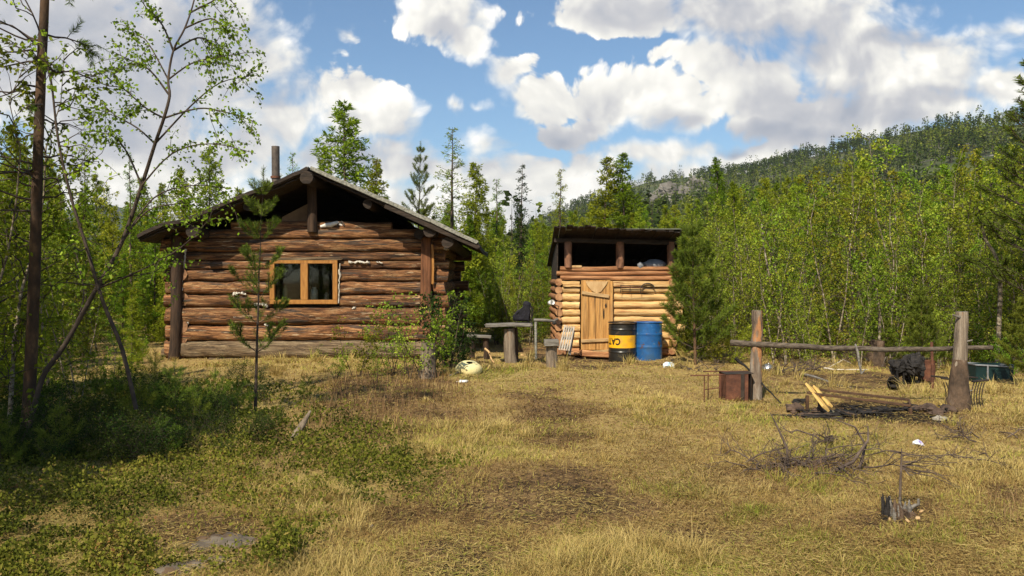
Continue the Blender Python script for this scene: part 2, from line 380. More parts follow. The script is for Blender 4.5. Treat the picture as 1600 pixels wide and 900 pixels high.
uu = np.linspace(-.30, 1.2, 150); tt = np.linspace(-.02, 1.6, 80); U, T = np.meshgrid(uu, tt)
x, Y, z = hill_pt(U, T); n = len(uu); i = np.arange(len(tt) - 1)[:, None] * n + np.arange(n - 1)[None]
g = Geo(); g.add(np.stack([x, Y, z], -1).reshape(-1, 3), np.stack([i, i + 1, i + n + 1, i + n], -1).reshape(-1, 4))
struct('hill', g, M('hill_heath', (.07, .085, .03), scale=.03, bump=0, ramp=[(.35, (.035, .05, .016)), (.6, (.085, .095, .032))], spots=[((.20, .18, .16), .05, .62, .06)]))
g = Geo(); uu = np.linspace(-.9, -.2, 60); ee = .055 + .04 * np.exp(-((uu + .5) / .08) ** 2) + .02 * (fbm2(uu * 9, 0 * uu, 3) - .5)
D0 = 2300; V = np.stack([np.stack([uu * D0, 0 * uu + D0, ee * D0], -1), np.stack([uu * D0, 0 * uu + D0 - 900, 0 * uu - 5], -1), np.stack([uu * D0, 0 * uu + D0 + 900, 0 * uu - 5], -1)])
n = len(uu); a = np.arange(n - 1); F = np.concatenate([np.stack([n + a, n + a + 1, a + 1, a], -1), np.stack([a, a + 1, 2 * n + a + 1, 2 * n + a], -1)])
g.add(V.reshape(-1, 3), F); struct('hills', g, M('far_wood', (.04, .055, .025), scale=.004, bump=0))

# ------------------------------------------------------------------ tree builders
B_BIRCH = M('white_birch_bark', (.6, .56, .48), scale=5, stretch=(1, 1, 3), bump=.2, ramp=[(.36, (.05, .04, .03)), (.50, (.20, .16, .11)), (.68, (.44, .39, .30))])
B_BROWN = M('brown_bark', (.12, .085, .06), scale=7, stretch=(1, 1, .5), bump=.6, ramp=[(.3, (.035, .026, .02)), (.65, (.15, .105, .075))])
B_PINE = M('orange_pine_bark', (.2, .11, .055), scale=6, stretch=(1, 1, .5), bump=.9, ramp=[(.34, (.02, .015, .011)), (.55, (.085, .05, .028)), (.72, (.22, .125, .055))])
B_TWIG = M('dark_twig_bark', (.07, .05, .04), scale=8, bump=.1, ramp=[(.3, (.03, .022, .018)), (.7, (.095, .07, .052))])
L_BIRCH = leafmat('birch_leaf', [(0, (.09, .11, .010)), (.5, (.235, .31, .022)), (1, (.44, .49, .08))], .38, .28)
L_LARCH = leafmat('larch_needle', [(0, (.085, .11, .012)), (.5, (.215, .29, .022)), (1, (.37, .42, .045))], .38, .22)
L_PINE = leafmat('pine_needle', [(0, (.045, .075, .012)), (.5, (.13, .185, .024)), (1, (.26, .31, .05))], .30, .18)
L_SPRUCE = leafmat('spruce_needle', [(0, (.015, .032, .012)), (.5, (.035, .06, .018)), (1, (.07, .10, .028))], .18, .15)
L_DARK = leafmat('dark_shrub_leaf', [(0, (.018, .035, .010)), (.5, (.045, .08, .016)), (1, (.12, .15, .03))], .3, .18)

def limb(p, d, L, up=0.0, n=5, wob=.06):
    """a curved limb: points from p along d, bending by up"""
    t = np.linspace(0, 1, n)[:, None]; d = np.asarray(d, float); d = d / (np.linalg.norm(d) + 1e-9)
    q = p + d * L * t + np.array([0, 0, up * L]) * t ** 2
    q[1:] += (rng.random((n - 1, 3)) - .5) * wob * L
    return q
def along(pts, s):
    s = np.clip(np.asarray(s), 0, 1) * (len(pts) - 1); i = np.minimum(s.astype(int), len(pts) - 2); f = (s - i)[:, None]
    return pts[i] * (1 - f) + pts[i + 1] * f, norm(pts[i + 1] - pts[i])
def stem(h, lean=.06, n=9, wob=.03, base=(0, 0, -.1)):
    t = np.linspace(0, 1, n); a = rng.random() * 6.28
    w = np.cumsum(rng.normal(size=(n, 2)) * wob * h / n * 2, 0)
    return np.stack([base[0] + lean * h * t * math.cos(a) + w[:, 0] * t, base[1] + lean * h * t * math.sin(a) + w[:, 1] * t, base[2] + (h + .1) * t], -1)
def birch_geo(h, stems=1, leaf=.05, nb=26, per=16, r0=.035, low=.22, spread=.30, tw=True, dense=1.0, lean=.08, tintc=.5):
    tr, cr = Geo(), Geo()
    for s in range(stems):
        hh = h * (1 if s == 0 else rng.uniform(.6, .95)); st = stem(hh, lean * (1 if stems == 1 else 2.2), wob=.11, base=(rng.normal() * .05 * (s > 0), rng.normal() * .05 * (s > 0), -.1))
        tube(tr, st, r0 * (hh / 5) * (1.1 - np.linspace(0, 1, len(st)) ** .8), 7, jit=.1)
        for b in range(nb):
            f = low + (1 - low) * (b + rng.random()) / nb; f = min(f, .99)
            p, _ = along(st, np.array([f])); p = p[0]; az = rng.random() * 6.28; el = rng.uniform(.3, 1.0)
            L = hh * spread * (1.15 - f) ** .7 * rng.uniform(.55, 1.1) + .12
            q = limb(p, (math.cos(az) * math.cos(el), math.sin(az) * math.cos(el), math.sin(el)), L, -.18, 5, .10)
            tube(cr, q, np.array([.011, .009, .007, .005, .003]) * (h / 5), 3, 1, cap=False)
            twigs = [q]
            for k in range(3):
                sp, dd = along(q, np.array([rng.uniform(.3, .95)])); a2 = rng.normal(size=3) * .8 + dd[0]; q2 = limb(sp[0], a2, L * rng.uniform(.3, .55), -.35, 4, .12); twigs.append(q2)
                tube(cr, q2, np.array([.005, .004, .003, .002]) * (h / 5), 3, 1, cap=False)
            for q2 in twigs:
                m = max(2, int(per * dense * rng.uniform(.6, 1.3) / 2)); sp, dd = along(q2, rng.uniform(.15, 1, m))
                ld = norm(dd * .5 + rng.normal(size=(m, 3)) * .8 + (0, 0, -.45))
                leaves(cr, sp + rng.normal(size=(m, 3)) * .035, ld, leaf * rng.uniform(.6, 1.3, m), .36, 0, np.clip(tintc + rng.normal(size=m) * .17 + rng.normal() * .10, 0, 1))
    return tr, cr
def larch_geo(h, w=.22, per=26, nb=80, leaf=.085, low=.08, tintc=.5, sparse=1.0, r0=.011, droop=-.12, wr=.16, tuft=3, el=(0.0, .45)):
    tr, cr = Geo(), Geo(); st = stem(h, .02, 9, .012); tube(tr, st, r0 * h * (1.05 - np.linspace(0, 1, 9)), 7)
    for b in range(nb):
        f = low + (1 - low) * ((b + rng.random()) / nb) ** .9; f = min(f, .985); p, _ = along(st, np.array([f])); p = p[0]; az = rng.random() * 6.28
        L = (h * w * (1.03 - f) ** .8 * rng.uniform(.6, 1.1) + .08); e = rng.uniform(*el) + .35 * f
        q = limb(p, (math.cos(az) * math.cos(e), math.sin(az) * math.cos(e), math.sin(e)), L, droop, 5, .06)
        tube(cr, q, np.array([.010, .008, .006, .004, .002]) * h / 6, 3, 1, cap=False)
        m = max(3, int(per * sparse * (L / (h * w * .6)) ** .9)); sp, dd = along(q, rng.uniform(.12, 1, m)); lat = rng.normal(size=(m, 3)); lat = norm(np.cross(dd, lat))
        sp = sp + lat * (L * .22 * rng.random((m, 1)) ** .7) * np.array([1, 1, .7]) + (0, 0, -.02)
        tn = np.clip(tintc + rng.normal(size=m) * .13 + rng.normal() * .10, 0, 1)
        for k in range(tuft):
            leaves(cr, sp, norm(lat * .8 + dd * .5 + rng.normal(size=(m, 3)) * .6), leaf * rng.uniform(.6, 1.25, m), wr, 0, tn)
    return tr, cr
def pine_geo(h, whorl=.30, nbr=5, blen=.30, needle=.055, per=70, low=.12, tintc=.5, r0=.014, wr=.045, up=.28, sparse=1.0, brush=.55, el0=.35):
    tr, cr = Geo(), Geo(); st = stem(h, .03, 9, .015); tube(tr, st, r0 * h * (1.05 - np.linspace(0, 1, 9) ** .9), 8, jit=.08)
    z = low * h; tips = [(st[-1], st[-1] - st[-2], .25 * whorl + .12)]
    def brushy(q, m, s0):
        sp, dd = along(q, rng.uniform(s0, 1, m)); rad = norm(np.cross(dd, rng.normal(size=(m, 3)))); d = norm(dd * .9 + rad)
        leaves(cr, sp, d, needle * rng.uniform(.7, 1.2, m), wr, 0, np.clip(tintc + rng.normal(size=m) * .13 + (rng.random() - .5) * .3, 0, 1), mid=.35)
    while z < h * .97:
        f = z / h; nn = nbr if rng.random() < sparse else max(1, nbr - 3); a0 = rng.random() * 6.28
        for k in range(nn):
            az = a0 + k * 6.28 / nn + rng.normal() * .25; p, _ = along(st, np.array([f])); L = (h * blen * (1.0 - f) ** .75 * rng.uniform(.65, 1.1) + .12); e = el0 + rng.normal() * .12 + f * .5
            q = limb(p[0], (math.cos(az) * math.cos(e), math.sin(az) * math.cos(e), math.sin(e)), L, up * .5, 6, .05)
            tube(cr, q, np.array([.5, .42, .34, .26, .18, .1]) * r0 * h * .5 * (1.1 - f), 4, 1, cap=False)
            brushy(q, int(per * (.35 + L)), 1 - brush)
            for j in range(3 + int(L * 5)):
                s = rng.uniform(.35, .95); sp, dd = along(q, np.array([s])); sd_ = norm(np.cross(dd, [[0, 0, 1]]))[0] * rng.choice([-1, 1]); q2 = limb(sp[0], dd[0] * .9 + sd_ * .8 + (0, 0, .3), L * (1.1 - s) * .6 + .06, .2, 4, .06)
                tube(cr, q2, np.array([.003, .003, .002, .002]) * h * .5, 3, 1, cap=False); brushy(q2, int(per * .55 * (.35 + L)), .1)
        z += whorl * rng.uniform(.75, 1.25)
    q = np.array([st[-1] - (0, 0, .02), st[-1] + (0, 0, .12), st[-1] + (.01, 0, .25)]); tube(cr, q, [.006, .005, .003], 4, 1); brushy(q, int(per * .7), 0)
    return tr, cr
class Kind:
    def __init__(s, name, geos, bark, leafm, twig): s.name = name; s.leafm = leafm; s.m = [(tr.mesh(name + '_trunk', bark), cr.mesh(name + '_crown', [leafm, twig], True), h) for tr, cr, h in geos]
def plant(kind, x, y, h, label, cat='tree', group=None, var=None, wide=1.0, name=None, rot=None):
    tr, cr, h0 = kind.m[rng.integers(len(kind.m)) if var is None else var]
    t = thing(name or kind.name, label, cat, (x, y, ghf(x, y)), rng.random() * 6.28 if rot is None else rot, group); s = h / h0; t.scale = (s * wide, s * wide, s)
    part('trunk', tr, None, t); part('crown', cr, None, t); return t

rng = np.random.default_rng(101)
K_BIRCH = Kind('young_birch', [(*birch_geo(5, 1, .064, 40, 26, .030, .08, .26), 5), (*birch_geo(5, 2, .064, 28, 26, .028, .08, .26), 5), (*birch_geo(5, 3, .062, 22, 26, .026, .06, .25), 5), (*birch_geo(5, 1, .066, 42, 26, .028, .06, .28, lean=.12, tintc=.42), 5), (*birch_geo(5, 2, .062, 30, 28, .034, .08, .27, tintc=.62), 5)], B_BIRCH, L_BIRCH, B_TWIG)
K_BUSH = Kind('birch_bush', [(*birch_geo(2, 6, .055, 11, 24, .04, .08, .32, lean=.16), 2), (*birch_geo(2, 8, .052, 10, 22, .04, .06, .34, lean=.18, tintc=.4), 2)], B_BROWN, L_BIRCH, B_TWIG)
K_LARCH = Kind('young_larch', [(*larch_geo(7, .22, 44, 130, .12, .03, .5, wr=.15), 7), (*larch_geo(7, .19, 44, 130, .115, .03, .42, wr=.15), 7), (*larch_geo(7, .27, 46, 140, .125, .03, .58, wr=.15), 7), (*larch_geo(7, .17, 40, 120, .115, .04, .5, wr=.15), 7)], B_BROWN, L_LARCH, B_TWIG)
K_LARCHS = Kind('sparse_larch', [(*larch_geo(8, .17, 18, 95, .10, .10, .5, wr=.13, tuft=3), 8), (*larch_geo(8, .13, 18, 85, .10, .14, .35, wr=.13, tuft=3), 8)], B_BROWN, L_LARCH, B_TWIG)
K_SPRUCE = Kind('dark_spruce', [(*larch_geo(7, .13, 34, 110, .10, .03, .45, droop=-.3, wr=.15, el=(-.25, .1)), 7), (*larch_geo(7, .11, 20, 80, .10, .05, .4, droop=-.4, wr=.13, el=(-.3, .0)), 7)], B_BROWN, L_SPRUCE, B_TWIG)
K_PINE = Kind('young_pine', [(*pine_geo(2.7, .24, 7, .36, .085, 260, .08, .5, wr=.055, brush=.7), 2.7), (*pine_geo(2.7, .26, 6, .34, .085, 230, .06, .6, wr=.055, brush=.7), 2.7)], B_PINE, L_PINE, B_TWIG)
K_OPINE = Kind('open_pine', [(*pine_geo(2.7, .30, 6, .34, .095, 150, .14, .62, wr=.045, brush=.6, up=.5), 2.7)], B_PINE, L_PINE, B_TWIG)
K_SEED = Kind('pine_seedling', [(*pine_geo(.8, .15, 5, .5, .075, 110, .08, .62, r0=.012, wr=.035, brush=.7, up=.6, sparse=.7), .8), (*pine_geo(.8, .18, 4, .55, .075, 110, .1, .5, r0=.012, wr=.035, brush=.7, up=.6, sparse=.7), .8)], B_PINE, L_PINE, B_TWIG)
K_TPINE = Kind('tall_pine', [(*pine_geo(7, .42, 5, .24, .10, 60, .25, .4, r0=.012, wr=.06), 7), (*pine_geo(7, .45, 5, .28, .10, 60, .3, .35, r0=.012, wr=.06), 7)], B_PINE, L_PINE, B_TWIG)

# ------------------------------------------------------------------ woods on the hill: one mass of small trees
def hill_forest():
    N = 11000; g = Geo(); u = rng.uniform(-.25, .95, N); t = np.clip(rng.beta(1.1, .95, N), .02, 1.0); t[:2000] = rng.uniform(.93, 1.03, 2000)
    x, Y, z = hill_pt(u, t); keep = (fbm2(x * .02 + 9, Y * .02, 3) > .36) & ~((t > .95) & (fbm2(x * .03, Y * .01, 2) < .42)); keep &= ~((np.abs(u - .20) < .042) & (np.abs(t - .66) < .15) & (rng.random(N) < .6)); x, Y, z, t = x[keep], Y[keep], z[keep], t[keep]
    n = len(x); h = rng.uniform(4, 10.5, n) * (1 + .5 * (rng.random(n) < .06)); w = h * rng.uniform(.08, .17, n); K = 40
    f = rng.random((n, K)) ** .9; az = rng.random((n, K)) * 6.28; rr = w[:, None] * (1.04 - f) ** .7 * rng.uniform(.2, 1, (n, K)) + .1
    low = rng.uniform(.08, .5, n)[:, None]; zz = z[:, None] + h[:, None] * (low + (1.02 - low) * f)
    P = np.stack([x[:, None] + rr * np.cos(az), Y[:, None] + rr * np.sin(az), zz], -1).reshape(-1, 3)
    Dv = np.stack([np.cos(az) * .9, np.sin(az) * .9, rng.uniform(-.6, .6, (n, K))], -1).reshape(-1, 3)
    zone = fbm2(x * .015 + 50, Y * .02, 3) - .5
    tn = np.clip(np.repeat(np.where(rng.random(n) + zone * 1.6 < .55 + .35 * (t > .9), .22, .66) + rng.normal(size=n) * .12, K) + rng.normal(size=n * K) * .08, 0, 1)
    leaves(g, P, Dv, np.repeat(np.minimum(h * .15, 1.2), K) * rng.uniform(.6, 1.3, n * K), .34, 0, tn)
    b = np.stack([x, Y, z - .3], -1); tp = b + np.stack([0 * h, 0 * h, h], -1); s = np.stack([h * .014, 0 * h, 0 * h], -1)
    for q in (s, s[:, [1, 0, 2]]): g.add(np.stack([b - q, b + q, tp], 1).reshape(-1, 3), np.arange(3 * n).reshape(-1, 3), 1)
    return g
L_HILL = leafmat('hill_foliage', [(0, (.022, .035, .010)), (.4, (.065, .10, .016)), (.7, (.15, .19, .025)), (1, (.22, .23, .04))], .25, 0)
struct('hill_forest', hill_forest(), [L_HILL, B_TWIG], 'stuff', True)
# rocky outcrop on the hillside
M_CRAG = M('crag_rock', (.22, .20, .18), scale=.12, bump=.8, ramp=[(.3, (.06, .055, .045)), (.6, (.20, .185, .165))])
for k, (px, t, s, lab) in enumerate(((1050, .66, 9, 'grey crag on the hillside, largest of the crags'), (1085, .74, 7, 'grey crag on the hillside right of the largest crag'), (1022, .60, 6, 'grey crag low on the hillside left of the largest crag'), (1072, .56, 5, 'small grey crag below the largest crag'), (1040, .74, 6, 'grey crag just above the largest crag'), (1100, .66, 4, 'small pale crag at the right end of the row of crags'), (1060, .60, 5, 'narrow crag right below the largest crag'))):
    xx, Y, z = hill_pt(np.array([(px - 800) / FPX]), np.array([t])); g = Geo(); s *= 0.95; lump(g, (0, 0, s * .2), (s * 1.2, s * .8, s * .8), k + 60, .9, 26, 16, freq=3.0, smooth=False); solo('crag', g, M_CRAG, lab, 'crag', (float(xx[0]), float(Y[0]), float(z[0])))

# ------------------------------------------------------------------ trees one can tell apart
rng = np.random.default_rng(202)
def sing(kind, px, top, Y, label, var=None, wide=1.0, **kw): return plant(kind, gx(px, Y), Y, gz(top, Y), label, var=var, wide=wide, **kw)
sing(K_LARCH, 546, 165, 25.5, 'broad bright green larch standing right behind the cabin ridge', 2, 1.35)
sing(K_LARCH, 590, 250, 25, 'shorter larch tucked under the right side of the broad larch', 0)
sing(K_LARCH, 512, 232, 26, 'half hidden larch at the left side of the broad larch', 1)
sing(K_TPINE, 650, 232, 28, 'bluish green pine between the cabin roof and the tall thin larch', 0, .9)
sing(K_LARCHS, 703, 200, 30, 'tall thin see-through larch behind the cabin eave', 0, 1.5)
sing(K_LARCH, 740, 254, 29, 'pointed green larch right of the tall thin larch', 1, 1.3)
sing(K_LARCHS, 774, 280, 31, 'small pale see-through larch left of the dark spruce', 1, 1.4)
sing(K_SPRUCE, 815, 256, 26, 'dark narrow spruce with a bare spire between cabin and shed', 1, 1.2)
sing(K_SPRUCE, 812, 318, 23.5, 'shorter dark spruce in front of the dark narrow spruce', 0)
sing(K_LARCHS, 874, 264, 32, 'thin ragged larch above the left edge of the shed roof', 1, 1.4)
sing(K_LARCH, 940, 245, 31, 'left one of the two tall larches above the shed roof', 3, 1.35)
sing(K_LARCH, 978, 240, 31, 'denser right one of the two tall larches above the shed roof', 1, 1.35)
sing(K_LARCH, 1120, 246, 36, 'tall dark larch against the crag right of the shed', 1)
sing(K_LARCHS, 455, 238, 30, 'thin larch showing behind the stovepipe', 0)
sing(K_LARCHS, 432, 252, 33, 'small thin larch left of the stovepipe', 1)
sing(K_LARCHS, 205, 240, 27, 'thin dark larch seen between the birch limbs', 1)
sing(K_LARCHS, 135, 230, 24, 'bluish sparse larch between the pine trunk and the leaning birch', 0)
sing(K_LARCH, 330, 235, 22, 'bright yellow-green larch crown left of the cabin roof', 2)
sing(K_LARCH, 282, 262, 21, 'bright larch over the left eave of the cabin', 0)
sing(K_OPINE, 1087, 352, 16.0, 'bushy young pine growing against the right end of the shed', 0, .95)
sing(K_TPINE, 1650, 95, 13.5, 'dark tall pine reaching in at the right edge above the trough', 0, 1.5, rot=2.1)
sing(K_TPINE, 1625, 280, 17, 'dark pine below the tall pine at the right edge', 1, 1.1)
sing(K_OPINE, 1443, 452, 14.2, 'small bright pine behind the long pole', 0)
sing(K_OPINE, 1388, 500, 15.4, 'tiny bright pine left of the small pine behind the pole', 0)
sing(K_OPINE, 1606, 470, 12.2, 'bright green pine sapling at the right edge by the trough', 0)
# woods round the clearing
YT_R = ([1040, 1080, 1130, 1200, 1280, 1350, 1450, 1600, 1750], [345, 320, 278, 268, 262, 228, 205, 198, 195])
YT_L = ([-150, 0, 100, 190, 260, 320, 400, 480], [190, 215, 255, 275, 262, 275, 300, 330])
def woods(n, px0, px1, Y0, Y1, tops, kinds, label, group, lo=.68, edge=None, sep=.75, ksep=1.0):
    pts = []; k = 0
    while len(pts) < n and k < 6000:
        k += 1; px = rng.uniform(px0, px1); Y = Y0 + (Y1 - Y0) * rng.random() ** 1.2; x = gx(px, Y)
        if edge and Y < np.interp(px, *edge): continue
        if any((x - a) ** 2 + (Y - b) ** 2 < (sep * (.6 + Y / 40)) ** 2 for a, b in pts): continue
        if (gx(870, 17) - .4 < x < 3.9 and 15.5 < Y < 21.5) or (-8 < x < -.4 and 13 < Y < 24): continue
        pts.append((x, Y)); top = np.interp(px, *tops) if tops else 330
        hmax = max(1.2, gz(top, Y)); kd, lb, nm = kinds[rng.choice(len(kinds), p=[q[3] for q in kinds])][:3]
        plant(kd, x, Y, hmax * rng.uniform(lo, 1.0), lb, group=nm)
bir = lambda where: (K_BIRCH, 'slender young birch with fresh leaves in the thicket ' + where, 'young birches in the thicket ' + where)
lar = lambda where: (K_LARCH, 'feathery light green larch in the thicket ' + where, 'larches in the thicket ' + where)
slr = lambda where: (K_LARCHS, 'see-through thin larch in the thicket ' + where, 'thin larches in the thicket ' + where)
w1 = 'right of the shed'; w2_ = 'left of the cabin'; w3 = 'between the cabin and the shed'
woods(92, 1090, 1850, 15.2, 27, YT_R, [(*bir(w1), .93), (*lar(w1), .07)], None, None, .55, ([1090, 1130, 1200, 1350, 1480, 1700], [17.5, 16.5, 15.4, 15.4, 15.2, 14.8]))
woods(44, 1085, 1720, 15.0, 22, ([1085, 1720], [395, 330]), [(*bir(w1), 1.0)], None, None, .45, ([1090, 1130, 1200, 1350, 1480, 1700], [17.2, 16.2, 15.2, 15.0, 14.8, 14.2]), sep=.5)
woods(56, 1070, 1850, 27, 48, YT_R, [(*lar(w1), .75), (*bir(w1), .25)], None, None, .7)
woods(52, -260, 300, 12.5, 25, YT_L, [(*bir(w2_), .55), (*lar(w2_), .45)], None, None, .5, ([-130, 40, 110, 200, 300], [11.5, 13.5, 17, 19, 21]))
woods(46, -260, 480, 25, 46, YT_L, [(*lar(w2_), .75), (*slr(w2_), .25)], None, None, .7)
woods(36, 735, 1090, 20.5, 29, ([700, 760, 860, 950, 1090], [385, 375, 372, 368, 330]), [(*bir(w3), .6), (*lar(w3), .4)], None, None, .62)
woods(72, 600, 1100, 27, 55, ([500, 700, 860, 1000, 1100], [315, 312, 318, 318, 300]), [(*lar(w3), .75), (*slr(w3), .25)], None, None, .72)
# forest bands farther back, up to the foot of the hill
woods(60, -200, 1800, 55, 110, ([-200, 300, 600, 800, 1000, 1300, 1800], [290, 310, 338, 345, 330, 250, 225]), [(K_LARCH, 'light green larch in the distant wood below the hill', 'larches of the distant wood', .65), (K_TPINE, 'dark green pine in the distant wood below the hill', 'pines of the distant wood', .35)], None, None, .7, sep=1.5)
woods(22, 735, 880, 18.9, 20.8, ([735, 800, 880], [400, 385, 375]), [(K_BIRCH, 'sunlit young birch in the front row between the cabin and the shed', 'sunlit birches behind the plank table', 1.0)], None, None, .6, sep=.45)
# undergrowth bushes along the wood edge
def bushes(lst, label, group, kind=K_BUSH):
    for px, py, h, in lst: Y = gy(py); plant(kind, gx(px, Y), Y, h, label, 'bush', group, name='bush')
bushes([(1095, 562, .9), (1120, 566, .8), (1150, 566, .8), (1215, 563, .9), (1260, 562, 1.0), (1300, 560, 1.1), (1345, 566, .9), (1420, 568, .8), (1540, 574, 1.0), (1580, 590, .8), (1060, 556, .6), (1520, 570, .9), (1480, 566, 1.0)], 'low leafy bush along the wood edge behind the fire place', 'bushes at the wood edge')
bushes([(752, 545, .9), (775, 540, 1.2), (800, 541, 1.1), (840, 538, 1.0), (860, 540, .9), (820, 537, 1.2)], 'low bush at the wood edge between the cabin and the shed', 'bushes behind the plank table')
bushes([(20, 600, .9), (60, 590, .9), (-20, 620, 1.0), (215, 568, .6), (130, 566, .7)], 'low leafy bush at the wood edge left of the cabin', 'bushes left of the cabin')
# ------------------------------------------------------------------ the cabin
W_HUT = M('weathered_log', (0.36, 0.17, 0.070), scale=2.6, stretch=(0.6, 6, 6), bump=1.0, bscale=6.0,
          ramp=[(0.30, (0.035, 0.019, 0.010)), (0.42, (0.13, 0.056, 0.024)), (0.53, (0.29, 0.135, 0.055)), (0.65, (0.41, 0.24, 0.11)), (0.77, (0.52, 0.39, 0.24))],
          spots=[((0.085, 0.06, 0.045), 1.7, 0.53, 0.10), ((0.50, 0.36, 0.22), 3.6, 0.61, 0.05), ((.30, .11, .045), 2.3, .60, .1)], objvar=0.32, fine=(11.0, (.35, 1.3, 1.3), .82))
W_HUTGREY = M('grey_weathered_log', (0.24, 0.19, 0.12), scale=3.0, stretch=(0.5, 7, 7), bump=0.8, bscale=5,
          ramp=[(0.30, (0.05, 0.035, 0.025)), (0.48, (0.17, 0.115, 0.065)), (0.7, (0.33, 0.26, 0.16))], objvar=0.1, fine=(9.0, (.3, 1.5, 1.5), .7))
W_END = M('log_end_grain', (0.34, 0.19, 0.10), scale=9, bump=0.4, ramp=[(0.3, (0.10, 0.05, 0.03)), (0.6, (0.34, 0.18, 0.09))])
W_DARK = M('dark_timber', (0.05, 0.035, 0.025), scale=4, stretch=(1, 4, 4), bump=0.6, ramp=[(0.3, (0.012, 0.009, 0.007)), (0.7, (0.06, 0.042, 0.03))])  # near-black brown timber tone with noise grain
W_DARKV = M('dark_post_timber', (0.07, 0.045, 0.03), scale=4, stretch=(5, 5, 0.6), bump=0.7, ramp=[(0.3, (0.014, 0.010, 0.008)), (0.7, (0.085, 0.05, 0.03))])
W_REDV = M('red_brown_post', (0.2, 0.085, 0.04), scale=4, stretch=(6, 6, 0.5), bump=0.7, ramp=[(0.3, (0.04, 0.018, 0.01)), (0.7, (0.24, 0.10, 0.045))])
W_GREYB = M('silvery_board', (0.30, 0.29, 0.25), scale=4, stretch=(6, 0.5, 6), bump=0.5, ramp=[(0.3, (0.10, 0.10, 0.085)), (0.65, (0.33, 0.32, 0.27))])
W_FELT = M('roof_sealing_felt', (0.10, 0.105, 0.085), scale=3, bump=0.5, ramp=[(0.3, (0.05, 0.055, 0.045)), (0.7, (0.17, 0.18, 0.13))])
W_FRAME = M('varnished_pine', (0.50, 0.25, 0.06), scale=5, stretch=(5, 5, 1), bump=0.2, rough=0.55, ramp=[(0.3, (0.24, 0.10, 0.022)), (0.7, (0.42, 0.20, 0.05))])
M_TOW = M('pale_caulking', (0.62, 0.58, 0.50), scale=14, bump=1.0, ramp=[(0.3, (0.30, 0.26, 0.21)), (0.6, (0.68, 0.64, 0.56))])
M_CHINK = M('moss_packing', (0.03, 0.022, 0.014), scale=12, bump=0.6, ramp=[(0.3, (0.010, 0.008, 0.006)), (0.7, (0.045, 0.03, 0.018))])
M_RUST = M('rusty_iron', (0.14, 0.06, 0.035), scale=9, bump=0.4, rough=0.8, ramp=[(0.3, (0.05, 0.022, 0.015)), (0.55, (0.13, 0.052, 0.03)), (0.75, (0.21, 0.09, 0.045))])
M_IRON = M('dark_iron', (0.05, 0.045, 0.04), scale=9, bump=0.2, rough=0.6, metal=0.3, ramp=[(0.3, (0.022, 0.018, 0.016)), (0.7, (0.075, 0.055, 0.042))])
M_PIPE = M('sooted_stovepipe', (0.12, 0.10, 0.085), scale=5, bump=0.2, rough=0.6, metal=0.2, ramp=[(0.3, (0.05, 0.04, 0.035)), (0.7, (0.15, 0.12, 0.10))])
M_RAG = M('pale_cloth', (0.72, 0.70, 0.66), scale=8, bump=0.6, ramp=[(0.3, (0.5, 0.48, 0.45)), (0.6, (0.76, 0.74, 0.70))])
M_BROWNB = M('brown_panel', (0.13, 0.085, 0.05), scale=4, bump=0.2, ramp=[(0.3, (0.08, 0.05, 0.03)), (0.7, (0.16, 0.105, 0.06))])
def glass_mat():
    mt = bpy.data.materials.new('window_glass'); mt.use_nodes = True; t = NT(mt.node_tree); t.n.clear()
    o = t.node('ShaderNodeOutputMaterial'); g = t.node('ShaderNodeBsdfGlossy'); g.inputs['Roughness'].default_value = 0.03; g.inputs[0].default_value = (1, 1, 1, 1)
    tr = t.node('ShaderNodeBsdfTransparent'); tr.inputs[0].default_value = (0.8, 0.82, 0.8, 1); fr = t.node('ShaderNodeFresnel'); fr.inputs[0].default_value = 1.45
    mx = t.node('ShaderNodeMixShader'); t.l.new(fr.outputs[0], mx.inputs[0]); t.l.new(tr.outputs[0], mx.inputs[1]); t.l.new(g.outputs[0], mx.inputs[2]); t.l.new(mx.outputs[0], o.inputs[0])
    return mt
M_GLASS = glass_mat()

HY = 17.0; HX = -4.10                                   # cabin origin: middle of its front wall
hut = thing('log_cabin', 'weathered brown log cabin with open dark gable and two-pane window', 'cabin', (HX, HY, 0))
def hx(px, Y=HY): return gx(px, Y) - HX
HD = 5.6                                                # depth of the cabin
XL, XR = hx(285), hx(672)                               # wall corners
# front wall
wall_z = [560, 532, 507, 480, 460, 440, 421, 408, 394, 373, 358.5]
core = Geo()
def box(g, x0, x1, y0, y1, z0, z1, m=0, ch=0.004):
    return beam(g, ((x0 + x1) / 2, (y0 + y1) / 2, z0), ((x0 + x1) / 2, (y0 + y1) / 2, z1), x1 - x0, y1 - y0, up=(0, 1, 0), ch=ch, m=m)
WX0, WX1, WZ0, WZ1 = hx(425), hx(530), gz(475, HY), gz(407, HY)
box(core, XL, WX0, -.02, .06, 0, gz(360, HY)); box(core, WX1, XR, -.02, .06, 0, gz(360, HY))
box(core, WX0, WX1, -.02, .06, 0, WZ0); box(core, WX0, WX1, -.02, .06, WZ1, gz(360, HY))
fw = part('wall', core, M_CHINK, hut)
rng = np.random.default_rng(11)
def hutlog(x0, x1, z0, z1, mat=W_HUT, y=-.02, k=1.0):
    lg = Geo(); log(lg, (x0, y, (z0 + z1) / 2), (x1, y, (z0 + z1) / 2), (z1 - z0) / 2 * 0.99 * k, n=18, wob=0.015, rough=0.20, flat=0.84, lf=3.6, step=.07)
    return part('log', lg, [mat, W_END], fw)
